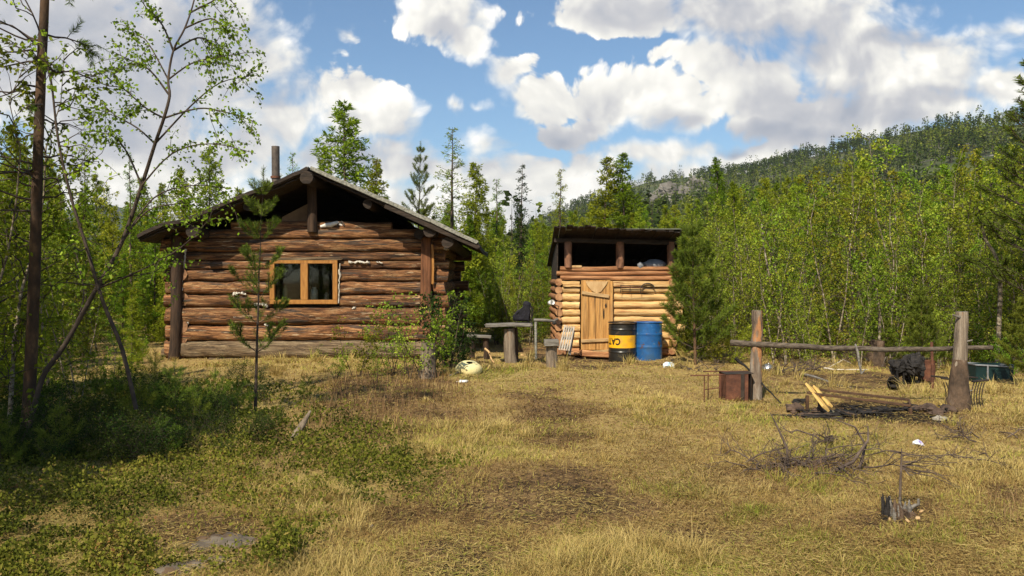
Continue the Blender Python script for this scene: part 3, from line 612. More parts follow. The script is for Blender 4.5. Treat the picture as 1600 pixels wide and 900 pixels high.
for i in range(len(wall_z) - 1):
    z0, z1 = gz(wall_z[i], HY), gz(wall_z[i + 1], HY)
    a, b = XL - .02 + rng.uniform(-.05, .05), XR + rng.uniform(-.06, .05)
    mat = W_HUTGREY if i in (0,) else W_HUT
    if z1 > WZ0 + .06 and z0 < WZ1 - .06:               # courses cut by the window opening
        hutlog(a, WX0 + .01, z0, z1, mat); hutlog(WX1 + .02, b, z0, z1, mat)
    else: hutlog(a, b, z0, z1, mat)
hutlog(hx(362), hx(612), gz(372, HY) + .10, gz(351, HY) + .06, y=0.05)
hutlog(hx(330), hx(420), -.12, .04, W_HUTGREY, y=-.1); hutlog(hx(250), hx(318), .02, .2, W_HUTGREY, y=.1)
# stubs of the front logs beyond the corner posts
for i in range(len(wall_z) - 1):
    z0, z1 = gz(wall_z[i], HY), gz(wall_z[i + 1], HY)
    if i < 9:
        hutlog(hx(257) + rng.uniform(-.06, .06), XL - .04, z0, z1, y=.0)
    hutlog(XR + .07, hx(699) + rng.uniform(-.06, .04), z0, z1, y=.03)
# side and back walls
for x in (XL + .02, XR + .02):
    c2 = Geo(); box(c2, x - .05, x + .05, .06, HD, 0, 2.42); w2 = part('wall', c2, M_CHINK, hut)
    for k in range(9):
        z = .14 + k * .27; lg = Geo(); log(lg, (x, -.10 + rng.uniform(-.06, .04) if x < 0 else .20, z), (x, HD + .28 + rng.uniform(-.1, .15), z), .137, n=12, wob=.02, rough=.2)
        part('log', lg, [W_DARK if x < 0 else W_HUT, W_END], w2)
c2 = Geo(); box(c2, XL, XR, HD - .05, HD + .05, 0, 2.5); w2 = part('wall', c2, M_CHINK, hut)
for k in range(9):
    lg = Geo(); log(lg, (hx(262), HD, .14 + k * .27), (XR + .42 + rng.uniform(-.2, .18), HD, .14 + k * .27), .137, n=12, wob=.02, rough=.2); part('log', lg, [W_HUT, W_END], w2)
# back gable closes the loft, loft floor
def poly(g, pts, m=0): return g.add(pts, [list(range(len(pts)))], m, .5, False)
# roof: points of the rake line, in pixels at the front edge
RY0, RY1 = -.80, HD + .6; YF = HY + RY0
rk = [(215, 366), (258, 347), (293, 341), (375, 305), (434, 282), (481, 260)]; rr_ = [(486, 260), (593, 307), (673, 342), (746, 376)]
L_ = np.array([(gx(p, YF) - HX, gz(q, YF)) for p, q in rk]); R_ = np.array([(gx(p, YF) - HX, gz(q, YF)) for p, q in rr_])
def roofslab(g, line, y0, y1, th, off, m=0, ny=14, jag=0.0):
    n = len(line); ys = np.linspace(y0, y1, ny)
    sag = -0.05 * np.sin(np.pi * (ys - y0) / (y1 - y0))
    top = np.array([[(x, y + (jag * (random.random() - .5) if j in (0, ny - 1) else 0), z + off + sag[j] + .012 * (random.random() - .5)) for x, z in line] for j, y in enumerate(ys)])
    bot = top - np.array([0, 0, th])
    V = np.concatenate([top.reshape(-1, 3), bot.reshape(-1, 3)]); N = ny * n; F = []
    for j in range(ny - 1):
        for i in range(n - 1):
            a = j * n + i; F += [[a, a + 1, a + n + 1, a + n], [N + a, N + a + n, N + a + n + 1, N + a + 1]]
    for j in range(ny - 1):
        for i in (0, n - 1):
            a = j * n + i; F.append([a, a + n, N + a + n, N + a] if i == 0 else [a, N + a, N + a + n, a + n])
    for i in range(n - 1):
        for j in (0, ny - 1):
            a = j * n + i; F.append([a, N + a, N + a + 1, a + 1] if j == 0 else [a, a + 1, N + a + 1, N + a])
    return g.add(V, F, m, .5, False)
def dens_line(l, k=5):
    t = np.arange(len(l)); tt = np.linspace(0, len(l) - 1, (len(l) - 1) * k + 1)
    return np.stack([np.interp(tt, t, l[:, 0]), np.interp(tt, t, l[:, 1])], -1)
rf = Geo(); roofslab(rf, dens_line(L_), RY0 + .02, RY1, .07, -.03); roofslab(rf, dens_line(R_), RY0 + .02, RY1, .07, -.03)
roof = part('roof', rf, W_DARK, hut)
ft = Geo(); roofslab(ft, dens_line(L_), RY0 + .05, RY1 - .1, .022, 0.0, jag=.08); roofslab(ft, dens_line(R_), RY0 + .05, RY1 - .1, .022, 0.0, jag=.05); part('roof_sealing_felt', ft, W_FELT, roof)
# rake boards along the front edge
for line, mt in ((R_, W_GREYB), (L_[2:], W_DARK), (L_[:3], W_DARK)):
    bg = Geo()
    for a, b in zip(line[:-1], line[1:]): beam(bg, (a[0], RY0, a[1] - .035), (b[0], RY0, b[1] - .035), .035, .075, up=(0, -.001, 1), seg=4, wob=.008, jit=.15)
    part('rake_board', bg, mt, roof)
bg = Geo(); beam(bg, (R_[1][0] + .1, RY0 + .03, R_[1][1] - .18), (R_[-1][0] + .02, RY0 + .03, R_[-1][1] - .13), .03, .09, up=(0, 0, 1), seg=5, wob=.01); part('rake_board', bg, W_DARK, roof)
# underside boards laid along the slope: dark planks show under the overhang
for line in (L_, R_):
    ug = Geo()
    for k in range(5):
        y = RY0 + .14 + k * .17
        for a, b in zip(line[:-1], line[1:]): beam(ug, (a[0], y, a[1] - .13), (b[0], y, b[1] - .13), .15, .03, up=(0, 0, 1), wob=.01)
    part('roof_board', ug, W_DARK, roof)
# ridge pole and purlins, ends show under the gable
for px, py, r, y0 in ((478, 277, .13, RY0 - .06), (672, 361, .13, RY0 + .12), (655, 366, .10, -.35), (575, 318, .1, RY0 + .2), (300, 362, .13, RY0 + .1), (388, 322, .1, RY0 + .2), (700, 379, .12, RY0 + .12)):
    pg = Geo(); x, z = gx(px, HY + y0) - HX, gz(py, HY + y0); log(pg, (x, y0, z), (x, HD + .4, z), r, n=12, wob=.01, rough=.2); part('purlin', pg, [W_DARK, W_DARK], roof)
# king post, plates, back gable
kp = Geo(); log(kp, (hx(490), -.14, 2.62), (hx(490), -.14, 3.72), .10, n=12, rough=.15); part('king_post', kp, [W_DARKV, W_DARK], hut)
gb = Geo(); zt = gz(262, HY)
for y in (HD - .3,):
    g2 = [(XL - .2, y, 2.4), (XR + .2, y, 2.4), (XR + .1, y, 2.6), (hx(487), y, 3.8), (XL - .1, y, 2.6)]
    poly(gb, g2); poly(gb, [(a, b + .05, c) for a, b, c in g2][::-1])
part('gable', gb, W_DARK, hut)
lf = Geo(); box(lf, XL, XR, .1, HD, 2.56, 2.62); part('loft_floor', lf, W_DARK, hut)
pn = Geo(); pts = [(hx(440), .04, 2.74), (hx(484), .04, 2.74), (hx(484), .04, 3.23), (hx(479), .04, 3.21), (hx(440), .04, 2.94)]
poly(pn, pts); poly(pn, [(a, b + .03, c) for a, b, c in pts][::-1]); part('gable_panel', pn, M_BROWNB, hut)
# boards stored in the loft
for px0, px1, py, w in ((556, 612, 352, .16), (552, 606, 356, .12)):
    bb = Geo(); beam(bb, (hx(px0), .12, gz(py, HY) + .02), (hx(px1), .1, gz(py, HY) + .02), w, .035, up=(0, 0, 1)); part('loft_board', bb, W_GREYB, hut)
# corner posts
cp = Geo(); log(cp, (hx(277), -.15, -.05), (hx(283), -.18, 2.52), .115, n=12, rough=.25, wob=.025); part('corner_post', cp, [W_DARKV, W_DARK], hut)
cp = Geo(); beam(cp, (hx(667), -.10, .5), (hx(667), -.10, 2.52), .22, .14, up=(0, 1, 0), ch=.03, seg=6, wob=.012); part('corner_post', cp, W_REDV, hut, label='red-brown squared corner post')
cp = Geo(); beam(cp, (hx(677.5), -.155, 1.55), (hx(677), -.155, 2.36), .05, .04, up=(0, 1, 0), ch=.006, seg=3, wob=.008); part('batten', cp, W_FRAME, hut)
# caulking that hangs out of the joints
def tow(pts, r, seed, y=-.135):
    tg = Geo(); P = np.array([(hx(px), y + rng.uniform(-.015, .01), gz(py, HY)) for px, py in pts]); n = len(P) * 4; t_ = np.linspace(0, len(P) - 1, n)
    Q = np.stack([np.interp(t_, np.arange(len(P)), P[:, k]) for k in range(3)], -1) + rng.normal(size=(n, 3)) * r * .35
    tube(tg, Q, r * rng.uniform(.25, 1.25, n), 7, jit=.7); return part('caulking', tg, M_TOW, hut)
tow([(532.5, 412), (533, 430), (532, 450), (531.5, 473)], .020, 10)
tow([(294, 390), (293, 400), (291, 420)], .022, 1); tow([(289, 432), (287, 460)], .02, 1); tow([(286, 468), (284, 500), (283, 520)], .024, 2)
tow([(547, 411), (560, 409.5), (572, 411), (580, 410)], .026, 3); tow([(590, 410), (600, 411)], .014, 4); tow([(370, 459), (378, 457), (386, 460)], .035, 5, -.15); tow([(402, 474), (412, 475), (420, 479)], .035, 6, -.12)
tow([(369, 494), (380, 495)], .025, 7, -.14); tow([(416, 507), (424, 507)], .028, 8, -.14); tow([(292, 502), (299, 505)], .03, 9, -.12); tow([(553, 482), (557, 481)], .02, 2, -.14); tow([(697, 389), (702, 389)], .03, 4, -.13); 
# window
fg = Geo(); y = -.13
xm = hx(478.5)
for z, h in ((WZ1 - .035, .07), (WZ0 + .045, .09)): beam(fg, (WX0, y, z), (WX1, y, z), .09, h, up=(0, 0, 1), ch=.008)
for x, w in ((WX0 + .05, .10), (WX1 - .05, .10), (xm, .15)): beam(fg, (x, y - .004, WZ0 + .088), (x, y - .004, WZ1 - .068), w, .09, up=(0, 1, 0), ch=.008)
win = part('window', fg, W_FRAME, hut)
for a, b in ((WX0 + .1, xm - .075), (xm + .075, WX1 - .1)):
    pg = Geo(); box(pg, a - .004, b + .004, y + .02, y + .026, WZ0 + .08, WZ1 - .06, ch=.001); part('pane', pg, M_GLASS, win)
sg = Geo(); beam(sg, (WX0 + .01, .06, WZ0 + .075), (WX1 - .01, .06, WZ0 + .075), .28, .03, up=(0, 0, 1)); part('sill', sg, W_DARK, win)
sg = Geo(); box(sg, XL + .2, XR - .2, 2.6, 2.64, .05, 2.5); part('added_dark_panel', sg, W_DARK, hut)  # unseen panel added indoors so the window looks dark
hd = Geo(); beam(hd, (WX0 - .12, -.14, WZ1 + .03), (WX1 + .08, -.14, WZ1 + .03), .07, .055, up=(0, 0, 1), seg=5, wob=.006); part('lintel', hd, W_HUTGREY, win)
# chimney pipe
ch = Geo(); cx, cyy = gx(431, 19.2) - HX, 2.2
tube(ch, [(cx, cyy, 2.7), (cx + .005, cyy, 3.9), (cx, cyy, gz(229, 19.2))], .092, 18, cap=False); tube(ch, [(cx, cyy, 2.7), (cx, cyy, gz(229, 19.2) - .002)], .080, 18, cap=False)
pipe = part('chimney', ch, M_PIPE, roof)
fl = Geo(); tube(fl, [(cx, cyy, gz(279, 19.2)), (cx, cyy, gz(279, 19.2) + .05)], .115, 18); part('collar', fl, M_RUST, pipe)
# things on the window sill and in the loft
def jar(px, h, r, name, label, m, lean=0):
    j = Geo(); lathe(j, [(0, 0), (r, 0), (r * 1.02, h * .1), (r, h * .75), (r * .55, h * .86), (r * .55, h), (0, h)], 16)
    return solo(name, j, m, label, 'jar' if name == 'jar' else 'bottle', (HX + hx(px), HY + .0, WZ0 + .092))
M_JAR = M('milky_glass', (0.62, 0.70, 0.68), scale=6, bump=0.0, rough=0.2); M_BOT = M('green_glass', (0.20, 0.26, 0.16), scale=6, bump=0, rough=0.15); M_CUP = M('grey_tin', (0.28, 0.27, 0.25), scale=9, bump=0, rough=0.4, metal=.4)
for args in ((446, .30, .055, 'bottle', 'pale green bottle behind the left window pane', M_BOT), (491, .26, .075, 'jar', 'milky white jar behind the right window pane', M_JAR), (510, .15, .05, 'jar', 'small grey tin jar on the sill beside the white jar', M_CUP)):
    jar(*args)
rg = Geo(); tube(rg, [(0, 0, .02), (.12, .01, .05), (.22, .0, .06), (.34, .02, .10), (.45, .03, .04)], [.03, .045, .05, .04, .02], 8, jit=.3)
solo('rag', rg, M_RAG, 'twisted white rag lying on the top log of the gable', 'cloth', (HX + hx(502), HY - .06, gz(356, HY)))
rg = Geo(); tube(rg, [(0, 0, 0), (.02, 0, .09), (.10, .01, .12), (.15, 0, .03)], .022, 8, jit=.3)
solo('boot', rg, M_IRON, 'dark curled strap lying beside the white rag under the gable', 'strap', (HX + hx(528), HY - .05, gz(356, HY)))

# ------------------------------------------------------------------ the log shed
W_FRESH = M('fresh_peeled_log', (0.62, 0.40, 0.17), scale=3.0, stretch=(0.5, 5, 5), bump=0.5, rough=.7, fine=(7.0, (.3, 1.5, 1.5), .38),
            ramp=[(0.28, (0.33, 0.16, 0.06)), (0.45, (0.60, 0.36, 0.14)), (0.7, (0.70, 0.50, 0.25))], spots=[((0.30, 0.13, 0.05), 2.6, .60, .10)], objvar=.10)
W_FRESHR = M('reddish_peeled_log', (0.42, 0.20, 0.09), scale=3.5, stretch=(0.5, 5, 5), bump=0.4,
            ramp=[(0.28, (0.15, 0.06, 0.03)), (0.5, (0.40, 0.185, 0.08)), (0.72, (0.52, 0.30, 0.15))], objvar=.15, fine=(8.0, (.3, 1.5, 1.5), .6))
W_FEND = M('fresh_log_end', (0.40, 0.22, 0.10), scale=10, bump=.3, ramp=[(0.3, (0.20, 0.085, 0.04)), (0.6, (0.44, 0.24, 0.115))])
W_DOOR = M('yellow_door_board', (0.52, 0.28, 0.085), scale=3.5, stretch=(7, 7, .5), bump=.25, rough=.65, ramp=[(0.28, (0.33, 0.15, 0.04)), (0.5, (0.50, 0.26, 0.078)), (0.72, (0.58, 0.33, 0.11))], objvar=.1, fine=(3.0, (1, 1, .8), .40), spots=[((.30, .17, .07), 1.3, .55, .15)])
W_DOORL = M('pale_door_board', (0.55, 0.37, 0.18), scale=3.5, stretch=(3, 3, .7), bump=.25, ramp=[(0.28, (0.36, 0.2, 0.08)), (0.6, (0.56, 0.38, 0.19))])
W_BATT = M('weathered_batten', (0.5, 0.33, 0.16), scale=4, stretch=(1, 6, 6), bump=.3)
W_BARK = M('flaky_bark', (0.24, 0.13, 0.08), scale=9, stretch=(1, 1, .4), bump=.9, ramp=[(0.3, (0.06, 0.03, 0.02)), (0.6, (0.26, 0.13, 0.075))])
M_TARP = M('grey_tarp', (0.22, 0.23, 0.25), scale=5, bump=.6, rough=.6)
SY = 17.8; SX = gx(960, SY)
shed = thing('log_shed', 'small peeled-log shed with open dark loft and plank door', 'shed', (SX, SY, 0))
def sx(px, Y=SY): return gx(px, Y) - SX
def sz(py, Y=SY): return gz(py, Y)
SD = 2.6; SL, SR = sx(876), sx(1056)
DX0, DX1 = sx(906), sx(956)
rng = np.random.default_rng(21)
core = Geo(); box(core, SL + .06, DX0, -.03, .05, 0, 1.85); box(core, DX1, SR - .02, -.03, .05, 0, 1.85); box(core, DX0, DX1, -.03, .05, 1.60, 1.85)
sw = part('wall', core, M_CHINK, shed)
def shedlog(x0, x1, z0, z1, mat=W_FRESH, y=-.02, flat=.92, par=None):
    lg = Geo(); log(lg, (x0, y, (z0 + z1) / 2), (x1, y, (z0 + z1) / 2), (z1 - z0) / 2 * 1.0, n=14, wob=.012, rough=.10, flat=flat); return part('log', lg, [mat, W_FEND], par or sw)
rows = [(424, 416.5, 'r'), (430.5, 424, 'r'), (438.5, 430.5, 'r'), (447.5, 438.5, 'b'), (458, 447.8, 'f'), (470, 458.6, 'f'), (482.5, 470.8, 'f'), (494, 483, 'f'), (506, 494.4, 'f'), (518, 506, 'f'), (530, 518, 'f'), (543, 530, 'f'), (556, 543, 'r')]
for k, (a, b, c) in enumerate(rows):
    z0, z1 = sz(a), sz(b); mat = W_FRESHR if c == 'r' else W_FRESH
    if k < 3:
        shedlog(sx(873) + rng.uniform(-.05, .05), SR + .05, z0, z1, mat, flat=None)
    elif c == 'b':
        for x0, x1 in ((SL + .04, DX0 - .01), (DX1 + .02, SR - .06)):
            bg = Geo(); beam(bg, (x0, -.10, (z0 + z1) / 2 - .006), (x1, -.10, (z0 + z1) / 2 - .012), .06, (z1 - z0) * .95, up=(0, 0, 1), seg=5, wob=.006); part('plank', bg, W_FRESH, sw)
    else:
        shedlog(SL + .02, DX0 - .01, z0, z1, mat); shedlog(DX1 + .02, SR + rng.uniform(-.05, .2), z0, z1, mat)
# side walls: round log ends show beside the corner
for x, k0 in ((SL - .04, 1), (SR - .1, 0), ):
    c2 = Geo(); box(c2, x - .04, x + .04, .05, SD, 0, 1.8); w2 = part('wall', c2, M_CHINK, shed)
    for k in range(10):
        z = .1 + k * .165; lg = Geo(); log(lg, (x, -.13 + rng.uniform(-.05, .05), z), (x + rng.uniform(-.02, .02), SD + .15, z), .08, n=12, wob=.012, rough=.12); part('log', lg, [W_FRESHR, W_FEND], w2)
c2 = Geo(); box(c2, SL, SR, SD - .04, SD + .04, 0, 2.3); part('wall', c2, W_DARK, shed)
# loft: posts, beam, dark boarding, roof
for px, r, lit in ((888, .085, W_BARK), (968.5, .085, W_BARK), (1048, .085, W_BARK)):
    pg = Geo(); log(pg, (sx(px), -.03, 1.90), (sx(px), -.03, 2.46), r, n=12, rough=.16, wob=.006); part('post', pg, [lit, W_FEND], shed)
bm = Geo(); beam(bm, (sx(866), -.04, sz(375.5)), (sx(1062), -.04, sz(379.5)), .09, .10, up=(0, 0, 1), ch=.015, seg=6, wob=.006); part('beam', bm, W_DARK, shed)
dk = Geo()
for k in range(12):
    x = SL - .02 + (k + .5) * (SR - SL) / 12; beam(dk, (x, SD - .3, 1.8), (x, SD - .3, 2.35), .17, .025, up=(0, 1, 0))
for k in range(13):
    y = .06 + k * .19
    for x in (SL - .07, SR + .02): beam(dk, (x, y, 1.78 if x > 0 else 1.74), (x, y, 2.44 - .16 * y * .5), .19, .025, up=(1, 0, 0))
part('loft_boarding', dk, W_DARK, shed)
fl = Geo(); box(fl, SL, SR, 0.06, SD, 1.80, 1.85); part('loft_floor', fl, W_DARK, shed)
sr = Geo()
YE = SY - .62
nb = 22; xs = np.linspace(gx(866, YE) - SX, gx(1073, YE) - SX, nb + 1)
for k in range(nb):
    x = (xs[k] + xs[k + 1]) / 2; f = k / (nb - 1); zf = gz(353 + 9 * f, YE) + rng.uniform(-.025, .02); zb = 2.50 - .04 * f
    sl = (zf - zb) / .62; e = rng.uniform(-.05, .04)
    beam(sr, (x, -.62 + e, zf + sl * -e), (x, SD + .3, zb - sl * (SD + .3) * .42), (xs[k + 1] - xs[k]) * rng.uniform(.92, 1.02), .03, up=(0, 0, 1), wob=.008, seg=3)
sroof = part('roof', sr, W_DARK, shed)
light_seal = Geo(); beam(light_seal, ((SL + SR) / 2 + .05, -.45, 2.715), ((SL + SR) / 2 + .05, SD + .25, 2.18), 2.62, .02, up=(0, 0, 1)); part('roof_sealing_felt', light_seal, W_FELT, sroof)  # unseen sheet added over the planks to keep light slits out of the loft
# door, its patched top, battens, jamb, threshold
YD = -.16
dg = Geo(); zb0, zt0 = sz(547), sz(438.5); nb = 4
for k in range(nb):
    x = DX0 + .01 + (k + .5) * (DX1 - DX0 - .06) / nb
    beam(dg, (x, YD, zb0 + .02 + (.0 if k < 3 else .0)), (x, YD, zt0 + .01), (DX1 - DX0 - .06) / nb - .004, .035, up=(0, 1, 0), ch=.004)
door = part('door', dg, W_DOOR, shed)
pv = Geo(); V = [(sx(913.5), YD - .021, sz(439.5)), (sx(948), YD - .021, sz(439.5)), (sx(946), YD - .021, sz(444)), (sx(937), YD - .021, sz(456)), (sx(931), YD - .021, sz(458)), (sx(923), YD - .021, sz(454)), (sx(916), YD - .021, sz(445))]
poly(pv, V); poly(pv, [(a, b - .02, c) for a, b, c in V][::-1])
n = len(V); pv.add(V + [(a, b - .02, c) for a, b, c in V], [[i, (i + 1) % n, n + (i + 1) % n, n + i] for i in range(n)], 0, .5, False); part('patch_board', pv, W_DOORL, door)
for (a, b), (c, d), w in (((908, 457), (950, 463), .075), ((907, 532), (951, 530), .07), ((909, 550), (951, 546.5), .05)):
    bg = Geo(); beam(bg, (sx(a), YD - .04, sz(b)), (sx(c), YD - .04, sz(d)), .035, w, up=(0, 0, 1)); part('batten', bg, W_BATT, door)
bg = Geo(); lump(bg, (sx(942), YD - .02, sz(490)), (.018, .012, .12), 3, .6, 8, 8); lump(bg, (sx(945), YD - .02, sz(478)), (.02, .012, .05), 5, .6, 8, 6); part('worn_hole', bg, W_DARK, door)
jg = Geo(); beam(jg, (sx(954.5), -.12, sz(556)), (sx(954), -.12, sz(439)), .065, .10, up=(0, 1, 0)); part('door_jamb', jg, W_DOOR, shed)
tg = Geo(); beam(tg, (sx(906), -.16, .06), (sx(953), -.16, .03), .14, .14, up=(0, 0, 1), ch=.02, seg=3, wob=.01); part('threshold', tg, W_FRESHR, shed)
# a bow saw hangs on the wall
sa = thing('bow_saw', 'thin bow saw hanging on the shed wall right of the door', 'saw', (SX + sx(985), SY - .17, sz(448)))
s1 = Geo(); tube(s1, [(-.24, 0, .03), (.22, 0, .02), (.24, 0, -.03)], .010, 6); tube(s1, [(-.23, 0, .04), (-.235, -.005, -.13)], .008, 6); tube(s1, [(-.03, 0, .03), (-.035, -.005, -.14)], .007, 6); tube(s1, [(.18, 0, .02), (.2, -.005, -.14)], .007, 6)
part('frame', s1, M_IRON, sa); s2 = Geo(); beam(s2, (-.23, -.005, .0), (.24, -.005, -.02), .006, .02, up=(0, 0, 1), ch=.002); part('blade', s2, M_RUST, sa)
hp = Geo(); a = np.linspace(0, np.pi, 12); tube(hp, np.stack([np.cos(a) * .14, 0 * a, np.sin(a) * .10], -1), .014, 7); tube(hp, [(-.14, 0, 0), (.10, -.01, -.02)], .012, 6)
solo('hoop', hp, M_IRON, 'dark half-round iron hoop hanging beside the bow saw', 'hoop', (SX + sx(1010), SY - .17, sz(450)))
# bundles in the loft
bd = Geo(); lump(bd, (0, 0, .10), (.26, .18, .12), 4, .35); solo('tarp_bundle', bd, M_TARP, 'grey tarp bundle lying in the shed loft', 'bundle', (SX + sx(1022), SY + .15, 1.86))
bd = Geo(); lump(bd, (0, 0, .06), (.07, .08, .085), 9, .3); solo('cloth_bundle', bd, M_TARP, 'fist-sized grey wad beside the tarp in the shed loft', 'bundle', (SX + sx(1001), SY + .02, 1.88))
bd = Geo(); beam(bd, (-.1, 0, .03), (.12, 0, .03), .12, .05, up=(0, 0, 1)); solo('wood_block', bd, W_DOORL, 'pale wood block on the shed sill by the first post', 'block', (SX + sx(900), SY - .02, 1.895))
# ------------------------------------------------------------------ things in the yard
W_OLD = M('grey_old_wood', (0.22, 0.20, 0.17), scale=4, stretch=(1, 6, 6), bump=.6, ramp=[(0.3, (0.07, 0.06, 0.05)), (0.65, (0.25, 0.23, 0.20))])
W_OLDV = M('grey_old_post', (0.26, 0.21, 0.16), scale=4, stretch=(6, 6, .5), bump=.9, ramp=[(0.28, (0.06, 0.045, 0.035)), (0.5, (0.21, 0.165, 0.12)), (0.72, (0.37, 0.31, 0.24))], spots=[((0.30, 0.15, 0.07), 3.5, .62, .08)])
W_OLDVB = M('peeling_bark_post', (0.25, 0.17, 0.12), scale=5, stretch=(3, 3, .6), bump=1.0, ramp=[(0.28, (0.06, 0.04, 0.03)), (0.5, (0.20, 0.15, 0.11)), (0.72, (0.36, 0.31, 0.25))], spots=[((0.40, 0.19, 0.08), 2.6, .55, .08)])
W_WHITEW = M('bleached_slat', (0.5, 0.45, 0.38), scale=4, stretch=(5, 1, 1), bump=.3, ramp=[(0.3, (0.28, 0.24, 0.19)), (0.65, (0.54, 0.49, 0.42))])
W_CHAR = M('charred_wood', (0.02, 0.018, 0.017), scale=8, bump=.9, ramp=[(0.3, (0.006, 0.006, 0.006)), (0.6, (0.03, 0.026, 0.024)), (0.78, (0.12, 0.11, 0.10))])
W_DBARK = M('dark_scaly_bark', (.12, .085, .06), scale=9, stretch=(1, 1, .5), bump=1.0, ramp=[(.3, (.03, .022, .016)), (.6, (.13, .085, .055)), (.78, (.22, .17, .13))])
W_POLE = M('grey_brown_pole', (.14, .11, .08), scale=5, stretch=(.6, 6, 6), bump=.6, ramp=[(.3, (.035, .026, .02)), (.65, (.15, .12, .09))])
W_YEL = M('fresh_sawn_board', (0.66, 0.44, 0.13), scale=4, stretch=(6, 1, 6), bump=.15, ramp=[(0.3, (0.58, 0.36, 0.10)), (0.7, (0.70, 0.48, 0.17))])
M_DRUST = M('dark_rust', (.09, .05, .03), scale=9, bump=.4, ramp=[(.3, (.03, .018, .012)), (.7, (.12, .065, .035))])
M_BLACK = M('black_fabric', (0.014, 0.014, 0.018), scale=14, bump=.5, rough=.9, ramp=[(0.3, (0.008, 0.008, 0.010)), (0.7, (0.022, 0.020, 0.028))])
M_BLKP = M('black_barrel_paint', (0.018, 0.018, 0.016), scale=6, bump=.05, rough=.32, spec=.5, ramp=[(0.3, (0.010, 0.010, 0.010)), (0.7, (0.028, 0.026, 0.022))], spots=[((.09, .06, .04), 5, .60, .1)])
M_YELP = M('yellow_barrel_paint', (0.80, 0.42, 0.012), scale=6, bump=.04, rough=.4, spec=.5, ramp=[(0.25, (0.66, 0.33, 0.012)), (0.5, (0.82, 0.43, 0.012))], spots=[((.25, .11, .03), 7, .63, .05), ((.55, .30, .05), 2.5, .55, .15)])
M_BLUP = M('blue_barrel_paint', (0.016, 0.10, 0.30), scale=5, bump=.05, rough=.4, spec=.5, ramp=[(0.3, (0.010, 0.06, 0.20)), (0.6, (0.018, 0.115, 0.33))], spots=[((0.16, 0.24, 0.34), 5.0, .60, .08), ((0.10, 0.055, 0.035), 8.0, .63, .04), ((.03, .09, .20), 1.8, .5, .15)])
M_WHITE = M('white_enamel', (0.80, 0.80, 0.76), scale=6, bump=.02, rough=.35, spec=.5, ramp=[(0.3, (0.7, 0.7, 0.65)), (0.6, (0.82, 0.82, 0.78))])
M_PALEY = M('pale_yellow_plastic', (0.80, 0.70, 0.34), scale=5, bump=.06, rough=.5, ramp=[(0.3, (0.62, 0.50, 0.22)), (0.6, (0.80, 0.72, 0.38))])
M_ALU = M('battered_aluminium', (0.6, 0.6, 0.6), scale=6, bump=.1, rough=.3, metal=.9, ramp=[(0.3, (0.4, 0.4, 0.4)), (0.6, (0.65, 0.65, 0.65))])
M_BLUEW = M('pale_blue_plastic', (0.55, 0.70, 0.80), scale=6, bump=.1, rough=.4, ramp=[(0.4, (0.30, 0.50, 0.66)), (0.55, (0.78, 0.84, 0.86))])
M_TEAL = M('dark_teal_paint', (0.012, 0.045, 0.045), scale=5, bump=.1, rough=.5, ramp=[(0.3, (0.005, 0.016, 0.018)), (0.7, (0.010, 0.034, 0.034))])
M_STONE = M('grey_stone', (0.30, 0.28, 0.25), scale=5, bump=.7, ramp=[(0.3, (0.07, 0.055, 0.04)), (0.6, (0.17, 0.14, 0.105))], spots=[((0.10, 0.10, 0.06), 4, .55, .08), ((.11, .07, .04), 7, .55, .06)])
M_BRICK = M('sooty_brown_stone', (0.15, 0.085, 0.055), scale=6, bump=.6, ramp=[(0.3, (0.03, 0.022, 0.018)), (0.65, (0.13, 0.085, 0.06))])
M_PALEST = M('pale_stone', (0.30, 0.27, 0.22), scale=6, bump=.4)
M_BIRCHB = M('birch_bark', (0.62, 0.58, 0.50), scale=5, stretch=(1, 1, 3.5), bump=.2, ramp=[(0.36, (0.06, 0.05, 0.04)), (0.44, (0.46, 0.40, 0.32)), (0.62, (0.66, 0.62, 0.54))])
M_TWIG = M('grey_brown_twig', (0.11, 0.08, 0.06), scale=9, bump=.2, ramp=[(0.3, (0.05, 0.036, 0.03)), (0.7, (0.15, 0.11, 0.085))])
M_PURP = M('crumpled_foil', (0.6, 0.55, 0.75), scale=16, bump=.5, rough=.35, ramp=[(0.35, (0.16, 0.12, 0.42)), (0.5, (0.8, 0.78, 0.82))])

def barrel(px, Y, mats, name_label, rot=0):
    t = thing('barrel', name_label, 'barrel', (gx(px, Y), Y, ghf(gx(px, Y), Y) - .06), rot, 'oil drums against the shed wall')
    return t
# oil drums: shell bands, rolled rims and two swaged hoops
def drum_shell(z0, z1, r=.288, hoops=()):
    g = Geo(); pr = [(r, z0), (r, z1)]
    zs = np.linspace(z0, z1, 40); pr = [(r + sum(.011 * math.exp(-((z - h) / .013) ** 2) for h in hoops), z) for z in zs]
    return lathe(g, pr, 40)
def rim(z, r=.292, tr=.010):
    g = Geo(); a = np.linspace(0, 2 * np.pi, 9)[:-1]; lathe(g, [(r + tr * math.cos(q), z + tr * math.sin(q)) for q in list(a) + [a[0]]], 40); return g
DY = 17.22; H = .86
b1 = barrel(972.5, DY, None, 'black oil drum with a wide yellow band beside the shed door')
z_ = lambda py: gz(py, DY) - b1.location.z
part('body', drum_shell(0, z_(542.5), hoops=(z_(549),)), M_BLKP, b1); part('body', drum_shell(z_(523), H - .03, hoops=(z_(514),)), M_BLKP, b1); part('band', drum_shell(z_(542.5), z_(523), r=.289), M_YELP, b1)
H1 = z_(503.5)
for z in (.01, H1): part('rim', rim(z), M_BLKP, b1)
g = Geo(); lathe(g, [(0, H1 - .02), (.29, H1 - .02)], 40); lathe(g, [(.02, H1 - .018), (.03, H1 - .005), (.0, H1 - .003)], 12, c=(.17, -.05, 0)); part('lid', g, M_BLKP, b1)
